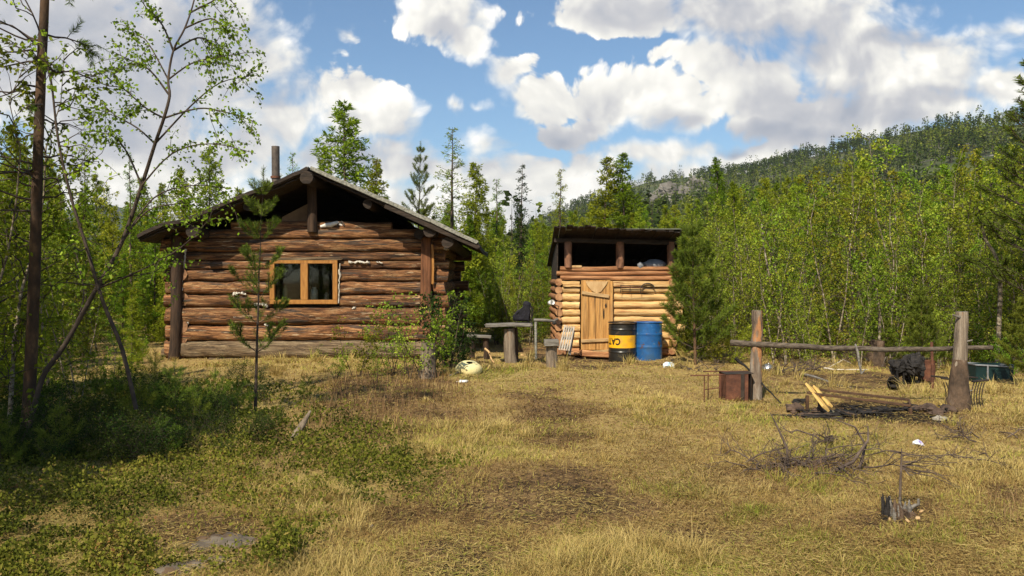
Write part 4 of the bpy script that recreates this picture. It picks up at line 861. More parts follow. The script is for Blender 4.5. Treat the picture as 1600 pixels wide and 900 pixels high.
def lettering(txt, z, ang0, step, size, parent, r, mat):
    """flat letters wrapped on the drum, upside down as the drum stands on its head"""
    for k, chh in enumerate(txt):
        cu = bpy.data.curves.new('lettering', 'FONT'); cu.body = chh; cu.size = size; cu.align_x = 'CENTER'; cu.align_y = 'CENTER'; cu.extrude = 0.0; cu.offset = size * .035
        to = bpy.data.objects.new('tmp', cu); col.objects.link(to); dg_ = bpy.context.evaluated_depsgraph_get(); me = bpy.data.meshes.new_from_object(to.evaluated_get(dg_)); bpy.data.objects.remove(to)
        v = np.array([x.co[:] for x in me.vertices]); v[:, 0] *= .8; v = -v                                  # turned by 180 degrees
        a0 = R(ang0 + k * step); ang = a0 + v[:, 0] / r
        w = np.stack([np.sin(ang) * (r + .003), -np.cos(ang) * (r + .003), z + v[:, 1]], -1)
        me.vertices.foreach_set('co', w.astype(np.float32).ravel()); me.materials.clear(); me.materials.append(mat); me.update()
        part('letter', me, None, parent)
band_o = [o for o in bpy.data.objects if o.name.startswith('band')][0]
lettering('TAC', z_(532), -68, 21, .185, band_o, .291, M_BLKP)
lettering('T', z_(532), 66, 21, .185, band_o, .291, M_BLKP)
b2 = barrel(1013, DY + .05, None, 'blue oil drum beside the young pine at the shed corner')
z_ = lambda py: gz(py, DY + .05) - b2.location.z
part('body', drum_shell(0, z_(504), hoops=(z_(541), z_(521.5))), M_BLUP, b2)
for z in (.01, z_(503.5)): part('rim', rim(z), M_BLUP, b2)
g = Geo(); lathe(g, [(0, z_(504.5)), (.29, z_(504.5))], 40); part('lid', g, M_BLUP, b2)

# slatted pallet leaning on the shed
PY_ = 16.9
pl = thing('slatted_pallet', 'small whitewashed slatted pallet leaning against the shed corner', 'pallet', (gx(885, PY_), PY_, 0))
tp = lambda px, py, y: np.array((gx(px, PY_) - gx(885, PY_), y, gz(py, PY_)))
for k in range(5):
    f = k / 4; g = Geo(); beam(g, tp(873.5 + 15 * f, 546.5 + 1.5 * f, -.06), tp(884.5 + 14.0 * f, 509 + 2.5 * f, .26), .030, .02, up=(0, 1, .6), ch=.003); part('slat', g, W_WHITEW, pl)
for f in (.12, .5, .88):
    g = Geo(); a = tp(873.5, 546.5, -.03) * (1 - f) + tp(884.5, 509, .285) * f; b = tp(888.5, 548, -.03) * (1 - f) + tp(898.5, 511.5, .285) * f; beam(g, a, b, .05, .025, up=(0, 1, .6), ch=.003); part('crossbar', g, W_OLD, pl)
g = Geo(); beam(g, tp(889.5, 554, -.02), tp(898, 518, .3), .06, .02, up=(0, 1, .6), ch=.003); part('slat', g, W_OLD, pl)
# plank table with a bag, stool, bench, rail
TY = 15.8; tx = gx(794, TY)
tb = thing('plank_table', 'grey plank table on a log leg with a black bag on it', 'table', (tx, TY, ghf(tx, TY)))
q = lambda px, py: (gx(px, TY) - tx, gz(py, TY) - tb.location.z)
g = Geo()
for k, (y, o) in enumerate(((-.20, 0), (0.0, .02), (.2, -.02))):
    x0, z0 = q(760, 508); x1, z1 = q(828, 506.5); beam(g, (x0 + o, y, z0), (x1 + o, y, z1), .195, .055, up=(0, 0, 1), ch=.008, seg=4, wob=.006)
part('top', g, W_OLD, tb)
x0, z0 = q(796.5, 512)
g = Geo(); log(g, (x0 + .02, -.1, -.05), (x0 - .015, -.1, z0 - .01), .115, n=14, rough=.18, wob=.01, taper=.1); part('leg', g, [W_OLDV, W_OLD], tb)
g = Geo(); log(g, (x0 + .10, .16, -.05), (x0 + .09, .16, z0 - .01), .07, n=12, rough=.15, wob=.01); part('leg', g, [W_DARKV, W_DARK], tb)
bgx, bgz = gx(816, TY), gz(506, TY) + .03
bag = thing('black_bag', 'black rucksack sitting on the end of the plank table', 'bag', (bgx, TY, bgz))
g = Geo(); prof = [(-.17, .02), (-.18, .12), (-.12, .21), (-.02, .27), (.04, .35), (.09, .40), (.14, .37), (.155, .2), (.15, .02)]
n = len(prof); pr = np.array(prof); V = []
for y, s in ((-.13, .78), (-.10, .95), (0, 1.0), (.10, .95), (.13, .78)): V.append(np.stack([pr[:, 0] * s, np.full(n, y), .2 + (pr[:, 1] - .2) * s], -1))
V = np.array(V).reshape(-1, 3); V += (fbm2(V[:, 0] * 9 + 3, V[:, 2] * 9 + V[:, 1] * 7, 3)[:, None] - .5) * .07
V[:, 2] = np.maximum(V[:, 2], .004)
F = [[j * n + i, j * n + (i + 1) % n, (j + 1) * n + (i + 1) % n, (j + 1) * n + i] for j in range(4) for i in range(n)]
g.add(V, F); g.add(V[:n], [list(range(n))[::-1]]); g.add(V[-n:], [list(range(n))]); part('sack', g, M_BLACK, bag)
g = Geo(); lump(g, (.09, 0, .34), (.085, .12, .07), 6, .25); part('flap', g, M_BLACK, bag)
g = Geo(); tube(g, [(.14, -.05, .36), (.19, -.06, .25), (.185, -.06, .1), (.16, -.05, .03)], .012, 6); part('strap', g, M_BLACK, bag)
STY = 14.95; x = gx(861.5, STY)
st = thing('log_stool', 'small square stool with a grey board seat on a log stump leg', 'stool', (x, STY, ghf(x, STY)))
zt = gz(534, STY) - st.location.z
g = Geo()
for y in (-.11, .01, .12): beam(g, (-.132, y, zt - .02), (.132, y, zt - .012), .116, .11, up=(0, 0, 1), ch=.008)
part('seat', g, W_OLD, st); g = Geo(); log(g, (.01, 0, -.05), (0, 0, zt - .06), .10, n=12, rough=.15, wob=.01); part('leg', g, [W_OLDV, W_OLD], st)
BY = 16.6; x = gx(749, BY)
bn = thing('low_bench', 'low weathered plank bench half hidden by the bush at the cabin corner', 'bench', (x, BY, ghf(x, BY)))
zt = gz(526, BY)
g = Geo(); beam(g, (-.26, 0, zt), (.24, 0, zt - .03), .25, .05, up=(0, 0, 1)); part('seat', g, W_OLD, bn)
for xx in (-.15, .14): g = Geo(); log(g, (xx, 0, -.05), (xx, 0, zt - .03), .06, n=10); part('leg', g, [W_DARKV, W_DARK], bn)
RY_ = 16.9; x = gx(852, RY_)
rl = thing('pole_rail', 'short grey pole rail on a thin upright stick beside the plank table', 'rail', (x, RY_, 0))
g = Geo(); tube(g, [(gx(834, RY_) - x, 0, gz(500, RY_)), (0, .02, gz(500.5, RY_)), (gx(866, RY_) - x, .05, gz(502, RY_)), (gx(872, RY_) - x, .3, gz(500, RY_))], [.034, .032, .028, .026], 10); part('pole', g, W_OLD, rl)
g = Geo(); tube(g, [(gx(837.5, RY_) - x, 0, -.05), (gx(837, RY_) - x, 0, gz(501, RY_) - .02)], .028, 8); part('upright', g, W_GREYB, rl)
g = Geo(); lump(g, (gx(866, RY_) - x, 0, gz(503, RY_) - .03), (.05, .05, .035), 2, .2); part('dark_cap', g, W_CHAR, rl)
mg = thing('white_mug', 'white enamel mug hung on a twig by the shed log ends', 'mug', (gx(861, 17.3), 17.3, gz(473, 17.3)))
g = Geo(); rm = rotm('X', 75) @ rotm('Y', 0); rm = rotm('Z', 35) @ rm
lathe(g, [(0, -.055), (.05, -.055), (.055, .055), (.050, .055), (.046, -.045), (0, -.045)], 20, rot=rm); part('cup', g, M_WHITE, mg)
g = Geo(); lathe(g, [(.057, .052), (.060, .056), (.057, .060), (.053, .056)], 20, rot=rm); part('rim', g, M_TARP, mg)
g = Geo(); tube(g, [(gx(861, 17.3) , 17.36, gz(473, 17.3) + .01), (gx(866, 17.4), 17.5, gz(476, 17.4)), (gx(874, 17.6), 17.72, gz(479, 17.6))], .008, 6)
solo('peg_stick', g, W_OLD, 'thin stick wedged between the shed log ends holding the mug', 'stick')
# pale yellow shell in the grass
YS = 14.1; x = gx(732, YS)
g = Geo(); th = np.linspace(0.16, np.pi / 2, 9); lathe(g, [(.235 * math.sin(a) ** .8, .235 * math.cos(a) * .95) for a in th], 26)
v = g.V[0]; v += (fbm2(v[:, 0] * 6 + 2, v[:, 1] * 6 + v[:, 2] * 4, 3)[:, None] - .5) * .03 * np.array([1, 1, 1]); g.V[0] = (v @ rotm('X', 28).T * np.array([1, 1, .72])).astype(np.float32)
lathe(g, [(.200 * math.sin(a) ** .8, .195 * math.cos(a) * .95) for a in th][::-1], 26, m=1)  # inner wall coloured black to paint the shade inside the hole
g.V[1] = (g.V[1] @ rotm('X', 28).T * np.array([1, 1, .72])).astype(np.float32)
solo('plastic_shell', g, [M_PALEY, W_CHAR], 'pale yellow broken plastic shell with a dark hole lying in the grass', 'plastic shell', (x, YS, ghf(x, YS) + .03), .3)
def scrap(px, py, s, mat, label, cat='litter', name='litter', flat=.5, seed=1):
    Y = gy(py); xx = gx(px, Y); g = Geo(); lump(g, (0, 0, s * flat * .6), (s, s * .8, s * flat), seed, .7, 10, 7, freq=3, smooth=False)
    return solo(name, g, mat, label, cat, (xx, Y, ghf(xx, Y)))
scrap(724, 597, .09, M_WHITE, 'white scrap of paper below the pale yellow shell', flat=.25)
scrap(1045, 571, .12, M_BLUEW, 'crumpled pale blue plastic bag on the ground right of the blue drum', flat=.55, seed=3)
scrap(1435, 698, .055, M_PURP, 'crumpled white and purple wrapper on the ashy ground', flat=.5, seed=5)
scrap(1470, 668, .08, M_PALEST, 'flat pale stone in front of the thick post', 'stone', 'stone', .35, 8)
scrap(580, 822, .018, M_PALEST, 'tiny white pebble in the brown grass', 'stone', 'stone', .8, 2)

# ------------------------------------------------------------------ the fire place
def post(px_t, py_t, px_b, py_b, r0, r1, mat, label):
    Y = gy(py_b); x = gx(px_b, Y); t = thing('post', label, 'post', (x, Y, ghf(x, Y)))
    g = Geo(); zt = gz(py_t, Y) - t.location.z; top = gx(px_t, Y) - x
    ts = np.linspace(0, 1, 16); pts = np.stack([top * ts + rng.normal(size=16) * .006, 0 * ts, -.15 + (zt + .15) * ts], -1)
    rr = 1 + .28 * (fbm2(np.cos(np.arange(16) * np.pi / 8)[None] * 1.5 + 0 * ts[:, None] + px_b, np.sin(np.arange(16) * np.pi / 8)[None] * 1.5 + ts[:, None] * 3, 3) - .5)
    sweep(g, pts, circ(16), r0 + (r1 - r0) * (ts ** .6), m=0, me=1, r=rr); part('trunk', g, [mat, W_OLD], t)
    return t, Y, x
p1, Y1, X1 = post(1184, 485, 1180, 622, .088, .070, W_OLDVB, 'post of the fire place with peeling orange bark beside the rusty box')
p2, Y2, X2 = post(1503, 487, 1498, 648, .110, .068, W_OLDV, 'thick grey cracked post of the fire place with bark at its foot')
for a, s in ((-.4, .05), (.2, .04), (.5, -.06)): g = Geo(); tube(g, [(.02, -.03, .62 + a), (.12 * np.sign(s), -.09, .66 + a)], [.02, .008], 6); part('branch_stub', g, W_OLD, p2)
g = Geo(); zz = np.linspace(-.1, .62, 12); sweep(g, np.stack([.03 * zz, 0 * zz, zz], -1), circ(22), np.interp(zz, [-.1, .05, .3, .62], [.150, .135, .112, .084]), m=0, r=.86 + .28 * fbm2(np.arange(22)[None] * .9 + 0 * zz[:, None], zz[:, None] * 9 + 3, 3)); part('bark', g, W_DBARK, p2)
g = Geo(); pA = np.array((gx(1142, Y1 + .1), Y1 + .10, gz(535, Y1 + .1))); pB = np.array((gx(1552, Y2 + .14), Y2 + .14, gz(543, Y2 + .14)))
ts = np.linspace(0, 1, 14); pts = pA + (pB - pA) * ts[:, None]; pts[:, 2] += -.055 * np.sin(np.pi * ts) + rng.normal(size=14) * .006
sweep(g, pts, circ(10), .045 - .018 * ts, m=0, me=1, jit=.12)
solo('crossbar_pole', g, [W_POLE, W_DOORL], 'long thin grey pole slung between the two fire place posts', 'pole')
xh = gx(1339, 10.55); zp = gz(544, 10.55)
g = Geo(); tube(g, [(xh - .01, 10.57, zp + .05), (xh, 10.52, zp - .05), (xh + .02, 10.52, zp - .2), (xh + .05, 10.52, zp - .33)], [.014, .018, .016, .012], 6); tube(g, [(xh + .05, 10.52, zp - .32), (xh + .10, 10.52, zp - .27)], [.012, .006], 6)
solo('wooden_hook', g, W_OLD, 'pale wooden pot hook hanging from the long pole', 'hook')
# angle iron fire grate
GYl, GYr = 9.75, 9.25
gr = thing('iron_grate', 'rusty angle-iron fire frame standing over the ashes', 'grate', (gx(1340, 9.5), 9.5, 0)); o = np.array((gx(1340, 9.5), 9.5, 0))
A = np.array((gx(1262, GYl), GYl, gz(614, GYl))); B = np.array((gx(1423, GYr), GYr, gz(634, GYr))); A2 = A + (.06, .42, .0); B2 = B + (.06, .42, .0)
A2 = np.array((gx(1281, GYl + .35), GYl + .35, gz(609, GYl + .35))); B2 = np.array((gx(1421, GYr + .35), GYr + .35, gz(625, GYr + .35)))
for a, b in ((A, B), (A2, B2), (A, A2), (B, B2)):
    g = Geo(); beam(g, a - o, b - o, .02, .028, up=(0, 0, 1), ch=.003); part('rail', g, M_DRUST, gr)
for a in (A, B, A2, B2):
    g = Geo(); c = a - o; beam(g, (c[0], c[1], ghf(a[0], a[1]) - .08), (c[0], c[1], c[2] - .03), .035, .035, up=(0, 1, 0), ch=.004); part('leg', g, M_DRUST, gr)
for (px0, py0, px1, py1, y0, y1, w, lab) in ((1264, 603, 1291, 639, 9.95, 9.42, .115, 'fresh yellow sawn board leaning on the iron grate'), (1274, 605, 1298, 634, 10.0, 9.50, .07, 'narrow yellow board tucked behind the wide board on the grate')):
    g = Geo(); a = np.array((gx(px0, y0), y0, gz(py0, y0))); b = np.array((gx(px1, y1), y1, max(gz(py1, y1), .03))); c = a.copy(); beam(g, a - c, b - c, w, .025, up=(.35, .6, .7), ch=.003); solo('sawn_board', g, W_YEL, lab, 'board', tuple(c))
# ashes and half burnt sticks
rng = np.random.default_rng(31)
x0, y0 = gx(1355, 9.45), 9.5
g = Geo(); lump(g, (0, 0, -.03), (.62, .30, .06), 12, .8, 60, 16, freq=5)
solo('ash_heap', g, W_CHAR, 'black ash heap under the iron grate', 'ash heap', (x0, y0, ghf(x0, y0)))
for k in range(64):
    a = rng.uniform(0, np.pi); L = rng.uniform(.12, .45); px_, py_ = x0 + rng.normal() * .36, y0 + rng.normal() * .15; g = Geo()
    tube(g, [(-L / 2 * math.cos(a), -L / 2 * math.sin(a), rng.uniform(-.01, .04)), (0, 0, .02), (L / 2 * math.cos(a), L / 2 * math.sin(a), rng.uniform(-.01, .05))], [rng.uniform(.005, .013), rng.uniform(.006, .016), .004], 6, jit=.4)
    solo('burnt_stick', g, W_CHAR if k % 7 else W_DBARK, 'half burnt stick lying in the ashes under the grate' if k % 7 else 'brown unburnt stick lying across the ashes', 'stick', (px_, py_, ghf(px_, py_) + .025), group='sticks in the ashes' if k % 7 else 'brown sticks on the ashes')
stn = [(1243, 648, .10, M_BRICK), (1262, 655, .09, M_BRICK), (1280, 650, .08, M_BRICK), (1295, 653, .07, M_STONE), (1433, 655, .07, M_BRICK), (1448, 655, .09, M_BRICK), (1462, 660, .10, M_BRICK), (1482, 655, .09, M_BRICK), (1252, 632, .08, W_CHAR), (1425, 652, .06, W_CHAR)]
labs = ['brown sooty stone farthest from the grate on the board side', 'flat brown stone in front of the left grate leg', 'brown stone at the foot of the yellow board', 'grey stone at the edge of the ashes by the board', 'small brown stone beside the right grate leg', 'brown stone second from the right grate leg', 'long brown stone next to the pale stone', 'brown stone against the foot of the thick post', 'charred lump behind the left grate leg', 'charred lump touching the right grate leg']
for k, (px, py, s, mt) in enumerate(stn):
    Y = gy(py); xx = gx(px, Y); g = Geo(); lump(g, (0, 0, s * .4), (s * 1.1, s * .8, s * .55), k + 20, .75, 12, 8, freq=2.2, smooth=False); solo('stone' if mt is not W_CHAR else 'charred_lump', g, mt, labs[k], 'stone' if mt is not W_CHAR else 'charcoal', (xx, Y, ghf(xx, Y)), group='stones round the fire')
# rusty box and wire stand
YB = 11.2; xb = gx(1150, YB)
bx = thing('rusty_box', 'rust-brown sheet-metal box standing at the foot of the peeling post', 'box', (xb, YB, ghf(xb, YB)))
q = lambda px, py: (gx(px, YB) - xb, gz(py, YB) - bx.location.z)
(xa, zt), (xc, zb) = q(1131, 583), q(1165, 627)
def slab(p, w, h, nme, mat, par, up=(0, 1, 0), th=.008): g = Geo(); beam(g, p[0], p[1], w, th, up=up, ch=.002); return part(nme, g, mat, par)
slab((((xa + xc) / 2, -.14, -.06), ((xa + xc) / 2, -.14, zt)), xc - xa, 0, 'panel', M_RUST, bx)
slab(((xc + .04, 0, -.06), (xc + .04, 0, zt)), .28, 0, 'panel', M_IRON, bx, up=(1, 0, 0)); slab(((xa, 0, -.06), (xa, 0, zt)), .28, 0, 'panel', M_RUST, bx, up=(1, 0, 0))
slab((((xa + xc) / 2, .14, -.06), ((xa + xc) / 2, .14, zt)), xc - xa + .06, 0, 'panel', M_RUST, bx)
g = Geo(); beam(g, ((xa + xc) / 2 + .07, -.15, 0), ((xa + xc) / 2 + .07, -.15, zt), .05, .012, up=(0, 1, 0)); part('strip', g, M_IRON, bx)
g = Geo(); beam(g, (xa - .01, 0, zt), (xc + .07, 0, zt + .01), .3, .010, up=(0, 0, 1)); part('lid', g, M_IRON, bx)
xw = gx(1105, YB); wf = thing('wire_stand', 'thin rusty rod stand joined to the rusty box', 'stand', (xw, YB, ghf(xw, YB)))
q = lambda px, py: (gx(px, YB) - xw, gz(py, YB) - wf.location.z)
for a, b, y in (((1076, 585.5), (1135, 584), -.12), ((1102, 582), (1174, 581.5), .12)):
    (u0, v0), (u1, v1) = q(*a), q(*b); g = Geo(); tube(g, [(u0, y, v0), (u1, y, v1)], .009, 6); part('top_rod', g, M_RUST, wf)
for px, y in ((1097.5, -.12), (1122.5, -.12), (1110, .12), (1128, .12)):
    u0, v0 = q(px, 585); g = Geo(); tube(g, [(u0, y, -.05), (u0, y, v0)], .008, 6); part('leg', g, M_RUST, wf)
(u0, v0), (u1, v1) = q(1098, 607), q(1122, 604); g = Geo(); tube(g, [(u0, -.12, v0), (u1, -.12, v1)], .008, 6); part('brace', g, M_RUST, wf)
def stick(px0, py0, px1, py1, Y0, Y1_, r, mat, label, name='stick', k=5):
    a = np.array((gx(px0, Y0), Y0, max(gz(py0, Y0), 0.01))); b = np.array((gx(px1, Y1_), Y1_, max(gz(py1, Y1_), .01))); ts = np.linspace(0, 1, k)
    pts = (b - a) * ts[:, None]; pts[1:-1] += rng.normal(size=(k - 2, 3)) * r * .7
    g = Geo(); tube(g, pts, r * (1.1 - .5 * ts), 7, jit=.15); return solo(name, g, mat, label, 'stick', tuple(a))
stick(1149, 560, 1176, 583, 11.35, 11.3, .02, W_CHAR, 'dark stick leaning on the rusty box lid')
stick(1190, 598, 1221, 632, 10.9, gy(632), .012, W_CHAR, 'thin dark stick leaning from the peeling post to the ground')
stick(1255, 585, 1330, 607, gy(590), gy(607), .02, W_OLD, 'long grey stick lying flat behind the fire place')
stick(1420, 604, 1475, 606, gy(603), gy(606), .03, W_BARK, 'short brown stick lying before the burnt heap')
# pale birch limb
Yb = 14.6; a0 = np.array((gx(1290, Yb), Yb, .1)); g = Geo()
P_ = lambda px, py, Y=Yb: np.array((gx(px, Y), Y, max(gz(py, Y), .03)))
for pts, r in (([P_(1288, 575), P_(1303, 583), P_(1318, 586), P_(1330, 588)], .016), ([P_(1318, 586), P_(1326, 580), P_(1345, 582), P_(1357, 580)], .011), ([P_(1290, 577), P_(1305, 569), P_(1318, 562), P_(1330, 568)], .005)): tube(g, np.array(pts) - a0, np.linspace(r, r * .5, len(pts)), 7)
solo('birch_limb', g, M_BIRCHB, 'bleached forked birch limb lying behind the fire place', 'branch', tuple(a0))
# pot lid, burnt heap, pot, rusty drum, post, trough, rack
Yl = 15.2; x = gx(1200, Yl); g = Geo(); lathe(g, [(0, .10), (.02, .095), (.06, .085), (.10, .055), (.115, .02), (.118, 0), (.10, .0)], 24, rot=rotm('X', 25)); lathe(g, [(0, .13), (.02, .125), (.018, .10)], 12, rot=rotm('X', 25))
solo('metal_bowl', g, M_ALU, 'shiny dented metal bowl lying behind the peeling post', 'bowl', (x, Yl, ghf(x, Yl) + .02))
Yh = 12.4; x = gx(1421, Yh); g = Geo(); [lump(g, (rng.normal() * .07, rng.normal() * .06, .08 + .3 * rng.random()), (rng.uniform(.06, .13),) * 3, 41 + q_, .9, 16, 12, freq=3.5, smooth=False) for q_ in range(9)]; [tube(g, [(a_, 0, 0), (a_ * 1.3, -.05, .2), (a_ * 1.2 + .04, -.08, .38 + .1 * a_)], [.02, .014, .006], 5, jit=.4) for a_ in (-.16, -.08, .05, .13)]
solo('burnt_heap', g, W_CHAR, 'ragged black burnt heap of rags behind the fire place', 'burnt heap', (x, Yh, ghf(x, Yh)))
Yp = 11.9; x = gx(1396, Yp); pt = thing('sooty_pot', 'small soot-black pot tipped on its side in front of the burnt heap', 'pot', (x, Yp, ghf(x, Yp) + .09)); rm = rotm('Z', -20) @ rotm('X', 70)
g = Geo(); lathe(g, [(0, -.08), (.075, -.08), (.085, .0), (.085, .09), (.077, .09), (.077, -.06), (0, -.07)], 22, rot=rm); part('pot', g, W_CHAR, pt); g = Geo(); a = np.linspace(0, np.pi, 10); tube(g, (np.stack([np.cos(a) * .085, 0 * a, .09 + np.sin(a) * .075], -1)) @ rm.T, .005, 6); part('handle', g, M_IRON, pt)
Yr = 12.7; x = gx(1449, Yr); g = Geo(); zs = np.linspace(0, .34, 8); lathe(g, [(.115 + .006 * math.sin(z * 40), z) for z in zs], 26); lathe(g, [(.105, .34), (.105, .05), (0, .05)], 26)
rd = solo('rusty_bucket', g, M_RUST, 'rust-brown tin bucket standing beside the burnt heap', 'bucket', (x, Yr, ghf(x, Yr) - .02)); g = Geo(); a = np.linspace(0, np.pi, 12); tube(g, np.stack([np.cos(a) * .115, .02 + 0 * a, .33 + np.sin(a) * .05], -1), .005, 6); part('handle', g, M_IRON, rd)
Yq = 12.0; x = gx(1457, Yq); g = Geo(); tube(g, [(0, 0, -.1), (.005, 0, .3), (-.01, 0, gz(538, Yq))], .022, 8, jit=.1); q0 = solo('iron_rod', g, M_RUST, 'thin rusty iron rod standing upright beside the tin bucket', 'rod', (x, Yq, ghf(x, Yq)))
Yt = 13.0; x = gx(1545, Yt); tr = thing('metal_trough', 'dark teal metal trough with a grey rim at the wood edge', 'trough', (x, Yt, ghf(x, Yt)))
z0, z1 = -.02, gz(573, Yt); w = .29
g = Geo()
for c, ww, up in (((0, -.17), 2 * w, (0, 1, 0)), ((0, .17), 2 * w, (0, 1, 0)), ((-w, 0), .34, (1, 0, 0)), ((w, 0), .34, (1, 0, 0))): beam(g, (c[0], c[1], z0), (c[0], c[1], z1), ww, .012, up=up, ch=.002)
beam(g, (-w, 0, .03), (w, 0, .03), .33, .01, up=(0, 0, 1), ch=.002); part('body', g, M_TEAL, tr)
g = Geo()
for a, b in (((-w, -.18), (w, -.18)), ((-w, .18), (w, .18)), ((-w, -.18), (-w, .18)), ((w, -.18), (w, .18))): beam(g, (a[0], a[1], z1), (b[0], b[1], z1 - (.03 if b[0] > 0 else 0)), .03, .025, up=(0, 0, 1))
part('rim', g, M_TARP, tr); g = Geo(); beam(g, (-.12, -.19, 0), (-.12, -.19, z1 - .01), .025, .02, up=(0, 1, 0)); part('stiffener', g, M_TARP, tr)
YK = 10.25; x = gx(1500, YK); rk_ = thing('wire_rack', 'black wire rack with curved bars standing behind the thick post', 'rack', (x, YK, ghf(x, YK)))
zt = gz(592, YK) - rk_.location.z
for c in (-.19, .19):
    g = Geo(); beam(g, (c - .10, -.12, zt + (.02 if c < 0 else -.02)), (c + .10, -.12, zt - .0), .05, .02, up=(0, 0, 1), ch=.004); beam(g, (c - .10, .12, zt + .02), (c + .10, .12, zt), .05, .02, up=(0, 0, 1), ch=.004); part('top_bar', g, M_IRON, rk_)
    for k in range(5):
        xx = c - .075 + k * .036 * (1 if c < 0 else .9); s = np.linspace(0, 1, 7); g = Geo(); tube(g, np.stack([xx + .035 * np.sin(s * np.pi) * (1 if c < 0 else -1), -.12 + 0 * s, zt * (1 - s) - .03], -1), .007, 6); part('bar', g, M_IRON, rk_)
# stumps
def stump(px, py_b, h, r, mat, label, top=W_OLD, seed=0, name='stump', jag=.15):
    Y = gy(py_b); xx = gx(px, Y); g = Geo(); n = 18; ts = np.linspace(0, 1, 8)
    rr = 1 + .3 * (fbm2(np.cos(np.arange(n) * 2 * np.pi / n)[None] * 1.7 + seed + 0 * ts[:, None], np.sin(np.arange(n) * 2 * np.pi / n)[None] * 1.7 + ts[:, None] * 1.5 + seed, 3) - .5)
    sweep(g, np.stack([.02 * ts, 0 * ts, -.08 + (h + .08) * ts], -1), circ(n), r * (1.15 - .2 * ts ** .5), m=0, me=1, r=rr)
    v = g.V[-2][-n:]; j = rng.random(n) * jag * h; v[:, 2] += j; c = g.V[-1]; c[:n, 2] = v[:, 2]
    return solo(name, g, [mat, top], label, 'stump', (xx, Y, ghf(xx, Y)))
stump(667, 592, .58, .125, W_OLDV, 'grey split stump in front of the cabin corner overgrown by the bush', seed=3, jag=.5)
stump(1368, 574, .46, .16, W_DBARK, 'broad grey stump at the wood edge behind the long pole', seed=5, jag=.6)
def ragged(px, py, label, n, sp, hh, mats, seed):
    Y = gy(py); xx = gx(px, Y); g = Geo(); lump(g, (0, 0, 0), (sp * 1.3, sp * 1.1, hh * .55), seed, .8, 22, 12, freq=3, smooth=False)
    for k in range(n):
        a = rng.random() * 6.28; r_ = sp * rng.random() ** .5; x0, y0 = r_ * math.cos(a), r_ * math.sin(a); h_ = hh * rng.uniform(.5, 1.2)
        tube(g, [(x0, y0, -.03), (x0 * 1.15, y0 * 1.15, h_ * .6), (x0 * 1.3 + rng.normal() * .008, y0 * 1.3, h_)], [.016, .013, .003], 5, jit=.5, m=k % 2)
    return solo('stump', g, mats, label, 'stump', (xx, Y, ghf(xx, Y)))
ragged(1409, 815, 'low broken grey stump with pale chips round it in the dry grass', 20, .06, .13, [W_DBARK, W_OLD], 9)
ragged(1390, 812, 'small charred splintered stump beside the low broken stump', 14, .035, .13, [W_CHAR, W_CHAR], 12)
stick(1424, 800, 1436, 780, gy(806), gy(806), .014, W_OLD, 'short grey stake leaning beside the low broken stump')
for k in range(9):
    px, py = 1409 + rng.normal() * 20, 816 + rng.normal() * 8; Y = gy(py); xx = gx(px, Y); g = Geo(); beam(g, (-.02, 0, .01), (.02, .005, .015), rng.uniform(.012, .03), .008, up=(.2, .1, 1)); solo('wood_chip', g, W_DOORL, 'pale wood chip beside the low broken stump', 'wood chip', (xx, Y, ghf(xx, Y) + .02), rng.uniform(0, 3), 'wood chips round the stump')
# stake in the left foreground, rocks
Yk = gy(690); a = (gx(458, Yk), Yk, 0); g = Geo(); tube(g, [(-.03, 0, -.06), (.02, .03, .06), (.09, .04, .17), (.16, .05, .30)], [.035, .04, .032, .012], 9, jit=.35)
solo('broken_stake', g, W_OLDV, 'grey weathered stake sticking out of the heath before the cabin', 'stake', a)
for px, py, s, sd_, lab in ((345, 850, .30, 3, 'flat grey lichen-covered rock sunk in the bare soil'), (285, 893, .22, 6, 'low grey rock at the lower edge beside the bare soil'), (330, 888, .16, 8, 'dark grey rock between the two flat rocks')):
    Y = gy(py); xx = gx(px, Y); g = Geo(); lump(g, (0, 0, 0), (s * .8, s * .6, s * .13), sd_, .7, 30, 14, freq=2.6); solo('rock', g, M_STONE, lab, 'rock', (xx, Y, ghf(xx, Y)))
# loose planks near the table
stick(758, 545, 775, 570, 16.0, 15.6, .022, W_DOORL, 'pale thin lath leaning in the grass beside the plank table')
stick(815, 556, 835, 560, gy(556), gy(560), .03, W_DOORL, 'short pale lath on the ground behind the plank table')
stick(700, 588, 745, 566, gy(590), 14.6, .018, W_OLD, 'bent grey stick propped before the pale yellow shell')
# ------------------------------------------------------------------ trees and shrubs of the foreground
rng = np.random.default_rng(303)
def world(px, py, Y): return np.array((gx(px, Y), Y, gz(py, Y)))
def smooth_pts(p, k=4):
    p = np.asarray(p, float); n = len(p); t = np.linspace(0, n - 1, (n - 1) * k + 1); i = np.clip(t.astype(int), 0, n - 2); f = (t - i)[:, None]
    g = lambda j: p[np.clip(j, 0, n - 1)]; a, b, c, d = g(i - 1), g(i), g(i + 1), g(i + 2)
    return .5 * (2 * b + (c - a) * f + (2 * a - 5 * b + 4 * c - d) * f ** 2 + (3 * b - a - 3 * c + d) * f ** 3)
def leafy(cr, q, m, leaf, droop=-.5, tc=.5, off=.03):
    sp, dd = along(q, rng.uniform(.1, 1, m)); leaves(cr, sp + rng.normal(size=(m, 3)) * off, norm(dd * .4 + rng.normal(size=(m, 3)) * .7 + (0, 0, droop)), leaf * rng.uniform(.6, 1.25, m), .38, 0, np.clip(tc + rng.normal(size=m) * .2, 0, 1))
